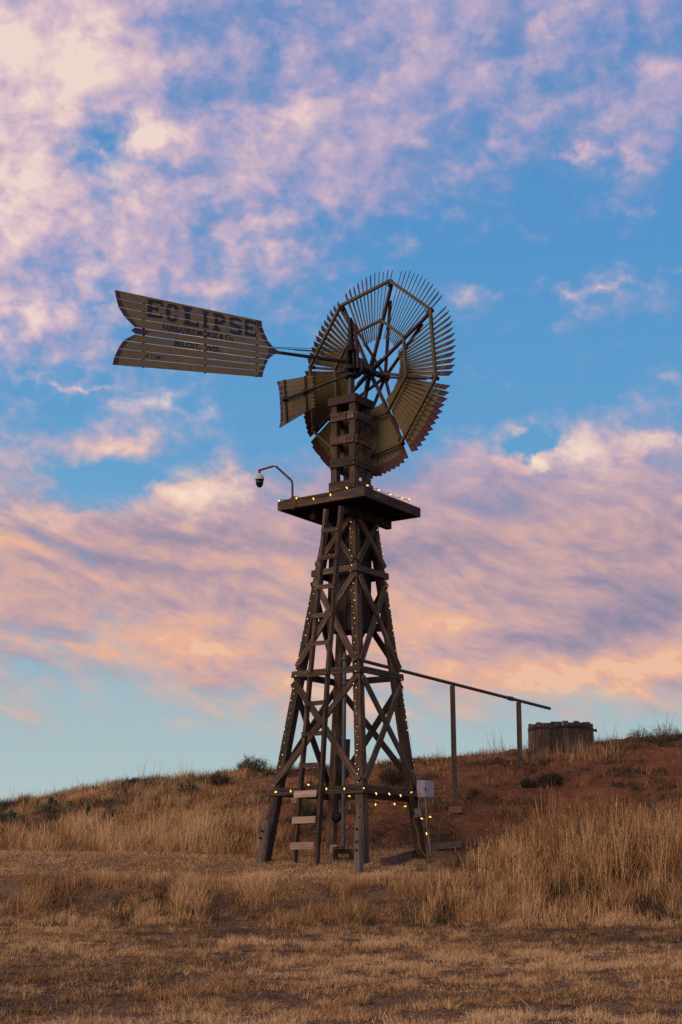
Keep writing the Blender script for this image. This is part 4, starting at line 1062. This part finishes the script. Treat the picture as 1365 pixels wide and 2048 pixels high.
fv.location = np.array(fv.location) - np.array(vo.location); fv.parent = vo; fv.name = 'valve_body'
mb = MB(); mb.tube([at_y(671, 1692, -.13), at_y(662.5, 1691.5, -.13)], .013, 8); mb.tube([at_y(662.8, 1691.5, -.13), at_y(662.4, 1706, -.13)], .011, 8); mb.build('spout', M['white'], vo)
mb = MB(); mb.tube([at_y(668, 1690, -.13), at_y(676, 1686, -.13)], .007, 6); mb.build('lever', M['iron'], vo)
mb = MB(); c = at_y(673.5, 1634, .55)
mb.lathe(c, (-.5, -.85, 0), [(-.02, .03), (-.02, .075), (-.008, .062), (.008, .062), (.02, .075), (.02, .03)], 20)
mb.beam(c + UP * .02, c + UP * .14, .05, .02, (-.5, -.85, 0)); mb.lathe(c, (-.5, -.85, 0), [(.02, .016), (.035, .012)], 8)
tag(mb.build('pulley', M['iron']), 'black iron pulley hanging on the back tower leg', 'pulley')
mb = MB(); mb.beam(at_y(689.5, 1552, .45), at_y(692.5, 1478, .42), .13, .03, (0, 1, 0)); mb.build('weight_board', M['timber_dark'], mill)

# ------------------------------------------------------------------ string lights
def bulb_meshes():
    b = MB(); b.lathe((0, 0, 0), (0, 0, -1), [(.0, .009), (.008, .0125), (.02, .0145), (.034, .0125), (.048, .007), (.056, .0015)], 10)
    s_ = MB(); s_.lathe((0, 0, .024), (0, 0, -1), [(0, .006), (.002, .0105), (.024, .0105)], 8)
    q = MB(); q.lathe((0, 0, 0), (0, 0, -1), [(0, .003), (.003, .0055), (.009, .0055), (.014, .0015)], 6)
    return b, s_, q
def mk_mesh(mb, name, m):
    o = mb.build(name, m, None, origin=(0, 0, 0)); me = o.data; bpy.data.objects.remove(o); return me
_b, _s, _q = bulb_meshes(); M['mini_dim'] = emis('dim_mini_bulb', (1., .55, .1), 1.1)
_b2, _s2, _q2 = bulb_meshes(); ME_QD = mk_mesh(_q2, 'bulb', M['mini_dim'])
ME_B, ME_S, ME_Q = mk_mesh(_b, 'bulb', M['bulb']), mk_mesh(_s, 'socket', M['cable']), mk_mesh(_q, 'bulb', M['mini'])
def light_string(name, pts, label, dirs=None, mini=False, wire=True, scale=1.):
    root = empty(name, tuple(pts[0])); tag(root, label, 'string lights', 'lit light strings on the windmill')
    mb = MB(); W = []
    for i in range(len(pts) - 1):
        n = 2 if mini else 6; L = np.linalg.norm(pts[i + 1] - pts[i])
        for k in range(n):
            t_ = k / n; W.append(pts[i] * (1 - t_) + pts[i + 1] * t_ - UP * (0 if mini else .10 * min(L, .4)) * t_ * (1 - t_) * 4 + UP * (.0 if mini else .02))
    W.append(pts[-1]); mb.tube(W, .0018 if mini else .004, 5); mb.build('wire', M['cable'], root)
    for i, p in enumerate(pts):
        b = bpy.data.objects.new('bulb', (ME_Q if random.random() < .5 else ME_QD) if mini else ME_B); b.location = p - np.array(root.location)
        d = Vector((random.uniform(-.5, .5), random.uniform(-.6, .1), -1)) if dirs is None else Vector(dirs[i])
        b.rotation_euler = d.to_track_quat('-Z', 'Y').to_euler(); b.scale = (scale * (random.uniform(.7, 1.15) if mini else 1.),) * 3; link(b, root)
        if not mini: link(bpy.data.objects.new('socket', ME_S), b)
plf = lambda x, y: on_plane(x, y, PP(0, pb0 - .02, 0), v_)
prf = lambda x, y: on_plane(x, y, PP(pa0 - .02, 0, 0), u_)
pts = [plf(561, 1001), plf(593, 994.5), plf(627, 995.5), plf(661.4, 987.5), plf(693, 974), prf(733.4, 970.5), prf(756, 979.5), prf(779, 988.5), prf(802, 996.8), prf(819, 1001)]
dirs = [(-1, 0, -.3), (.1, -.3, -1), (.2, -.2, -1), (0, -.2, -1), (.6, -.3, -.9), (.9, -.2, -.2), (1, 0, -.15), (1, -.2, -.2), (1, 0, .15), (.1, 0, 1)]
light_string('platform_light_string', pts, 'string of large yellow bulbs along the platform edge', dirs, scale=.66)
gl = lambda x, y: on_plane(x, y, faces['lf'](0, 1.3, TH + .022), lfn)
rfn = -u_ - UP * .113; rfn /= np.linalg.norm(rfn)
gr_ = lambda x, y, o=.03: on_plane(x, y, faces['rf'](0, 1.3, TH + o), rfn)
bk_ = lambda x, y: at_y(x, y, P(-wz(1.2), wz(1.2), 0)[1] - .25)
pts = [gl(554, 1583), gl(581.6, 1580), LD(613.5, 1569, -.02), gl(653, 1575.5), gl(689.3, 1575.5), gl(728, 1575.5), gr_(752, 1585), gr_(778, 1586), gr_(801, 1589), gr_(825, 1584)]
dirs = [(-.8, -.3, -.4), (.1, -.4, -1), (.9, -.3, -.3), (.1, -.4, -1), (-.1, -.5, -1), (0, -1, -.4), (.4, -.3, -1), (.5, -.3, -.8), (.3, -.3, -1), (-.8, -.3, -.2)]
light_string('girt_light_string', pts, 'string of large yellow bulbs along the lowest tower girt', dirs, scale=.66)
pts = [bk_(697, 1592), bk_(752, 1607), bk_(789, 1606), bk_(813, 1612), bk_(842, 1636), bk_(858.5, 1633), BX(853.5, 1665, -.09)]
dirs = [(1, 0, -.1), (-.2, -.2, -1), (.3, -.2, -1), (-.9, -.1, -.25), (.8, -.2, -.4), (1, -.1, -.35), (0, -.2, -1)]
light_string('hanging_light_string', pts, 'loose string of yellow bulbs sagging down to the right tower foot', dirs, scale=.66)
for (sa, sb, za, zb_, lab, px_) in ((1, -1, 1.42, 5.28, 'string of tiny warm lights up the left tower leg', .5), (-1, -1, 1.42, 5.3, 'string of tiny warm lights up the front tower leg', .5), (-1, 1, 1.55, 5.26, 'string of tiny warm lights up the right tower leg', .5)):
    pts = []; n = 46
    for i in range(n):
        z = za + (zb_ - za) * (i + random.uniform(-.25, .25)) / (n - 1); w = wz(z)
        if sb < 0: pts.append(P(sa * (w - .095) + random.uniform(-.035, .035), -(w - TH + .036), z))
        else: pts.append(P(-(w - TH + .036), w - .10 + random.uniform(-.035, .045), z))
    light_string('leg_light_string', pts, lab, None, True, scale=.78)

# ------------------------------------------------------------------ shrubs and cactus
def shrub(px, py, w, h, label, leafy=1., col='weed', n=70, group='shrubs on the mound', twig='twig'):
    g = None
    while g is None: g = ground_hit(px, py, 17, 29); py += 4
    sc = (g[1] - CAM[1]) / FPX; W, H = w * sc, h * sc
    root = empty('shrub', tuple(g)); tag(root, label, 'shrub', group)
    mb = MB(); tips = []
    for i in range(n):
        a = random.uniform(0, 2 * math.pi); r = W / 2 * math.sqrt(random.random()); hh = H * random.uniform(.55, 1.) * (1 - .45 * (r / (W / 2)) ** 2)
        p0 = g + np.array([math.cos(a) * r * .15, math.sin(a) * r * .15, -.02]); p2 = g + np.array([math.cos(a) * r, math.sin(a) * r, hh]); p1 = (p0 + p2) / 2 + np.array([math.cos(a) * r * .1, math.sin(a) * r * .1, -hh * .05])
        mb.tube([p0, p1, p2], .0045, 4, 0, False, .0018); tips.append((p1, p2))
        for _ in range(3):
            q0 = p1 + (p2 - p1) * random.random(); q1 = q0 + np.array([random.gauss(0, .3), random.gauss(0, .3), random.uniform(.1, .7)]) * H * .28
            mb.tube([q0, q1], .0024, 3, 0, False, .0012); tips.append((q0, q1))
    mb.build('stems', M[twig], root)
    if leafy > 0:
        K = int(2600 * leafy); vs_ = []; tint = []
        for _ in range(K):
            a, b_ = random.choice(tips); p = a + (b_ - a) * random.random() ** .6 + np.array([random.gauss(0, 1) for _ in range(3)]) * .022 * H / .3
            d1 = np.array([random.gauss(0, 1) for _ in range(3)]); d1 /= np.linalg.norm(d1); d2 = np.cross(d1, [random.gauss(0, 1) for _ in range(3)]); d2 /= np.linalg.norm(d2) + 1e-6
            s_ = random.uniform(.006, .014); vs_ += [p - d1 * s_, p + d2 * s_ * .5, p + d1 * s_, p - d2 * s_ * .5]; tint += [random.random()] * 4
        me = mesh_np('foliage', np.array(vs_) - g, np.arange(len(vs_)).reshape(-1, 4), False)
        at = me.attributes.new('tint', 'FLOAT', 'POINT'); at.data.foreach_set('value', np.array(tint, np.float32)); me.materials.append(M[col])
        link(bpy.data.objects.new('foliage', me), root)
M['twig'] = paint('dry_twig', (.07, .048, .035), .3, .8)
M['pale_twig'] = paint('pale_bare_twig', (.17, .125, .095), .3, .8)
M['sage'] = grass_mat('grey_green_leaves', [(0, (.045, .045, .03)), (.5, (.09, .08, .055)), (1, (.15, .12, .085))])
shrub(505, 1545, 66, 38, 'round dense brown bush on the skyline left of the tower', 1.2, 'sage', 90)
shrub(1278, 1488, 60, 38, 'bare twiggy grey shrub on the right skyline, lower and further left of two', .06, 'sage', 60, twig='pale_twig')
shrub(1330, 1484, 70, 42, 'bare twiggy grey shrub on the right skyline at the picture edge', .06, 'sage', 70, twig='pale_twig')
shrub(1058, 1578, 34, 22, 'small dark green bush low on the red slope below the tub, left one', 1., 'weed', 50)
shrub(1098, 1572, 52, 30, 'dark bush on the red slope below the tub, larger and further right', 1.2, 'weed', 60)
shrub(785, 1570, 60, 40, 'dark bush on the slope seen through the right side of the tower', 1.2, 'weed', 60)
shrub(1100, 1500, 40, 24, 'pale bush in the grass in front of the tub', .8, 'sage', 40)
shrub(440, 1570, 46, 26, 'brown low bush on red soil just below the left skyline bush', 1., 'sage', 50)
shrub(375, 1590, 50, 26, 'dull low bush on the grassy slope midway to the left edge', .8, 'sage', 50)
shrub(270, 1560, 34, 18, 'small sparse bush on the left skyline', .5, 'sage', 36)
shrub(620, 1640, 70, 46, 'grey green bush behind the ladder foot', 1.2, 'sage', 70)
M['pad'] = paint('cactus_pad_green', (.06, .07, .035), .4, .7); M['padpale'] = paint('pale_cactus_pad', (.16, .16, .10), .3, .7)
def cactus(px, py, n, size, label, m):
    g = None
    while g is None: g = ground_hit(px, py, 17, 29); py += 4
    sc = (g[1] - CAM[1]) / FPX; s_ = size * sc
    root = empty('prickly_pear', tuple(g)); tag(root, label, 'cactus', 'prickly pears on the mound')
    tops = [g]
    for i in range(n):
        b_ = g + np.array([random.uniform(-1, 1) * s_ * n * .28, random.uniform(-.5, .5) * s_, 0]) if i < max(2, n * .6) else random.choice(tops[1:])
        if i < max(2, n * .6): b_[2] = float(height(b_[0], b_[1]))
        up = np.array([random.uniform(-.5, .5), random.uniform(-.3, .3), 1.]); up /= np.linalg.norm(up)
        x = np.array([random.uniform(.4, 1), random.uniform(-.8, .8), 0]); x -= up * np.dot(x, up); x /= np.linalg.norm(x); y = np.cross(up, x)
        vs_ = []; fs_ = []; nu, nv = 7, 10; hh = s_ * random.uniform(.8, 1.15)
        for j in range(nu + 1):
            t_ = j / nu * math.pi
            for k in range(nv):
                a = 2 * math.pi * k / nv; rr0 = math.sin(t_) * (1 + .15 * -math.cos(t_))
                vs_.append(b_ + up * hh * .5 * (1 - math.cos(t_)) + x * rr0 * hh * .38 * math.cos(a) + y * rr0 * hh * .09 * math.sin(a))
        for j in range(nu):
            for k in range(nv): fs_.append((j * nv + k, j * nv + (k + 1) % nv, (j + 1) * nv + (k + 1) % nv, (j + 1) * nv + k))
        mb = MB(); mb.add(vs_, fs_, None, 0, True); mb.build('pad', m, root); tops.append(b_ + up * hh * .9)
cactus(20, 1650, 6, 14, 'dark prickly pear in the grass at the far left edge', M['pad'])
cactus(92, 1622, 6, 13, 'dark prickly pear highest on the left slope, left of two close together', M['pad'])
cactus(130, 1625, 7, 13, 'dark prickly pear with several pads, right of two high on the left slope', M['pad'])
cactus(186, 1655, 5, 15, 'tall dark prickly pear alone in the left grass', M['pad'])
cactus(216, 1646, 4, 12, 'small prickly pear beside a taller one in the left grass', M['pad'])
cactus(890, 1619, 6, 11, 'pale grey prickly pear beside the wooden block and tall pipe post', M['padpale'])
cactus(790, 1600, 4, 12, 'dark prickly pear behind the hanging bulbs', M['pad'])
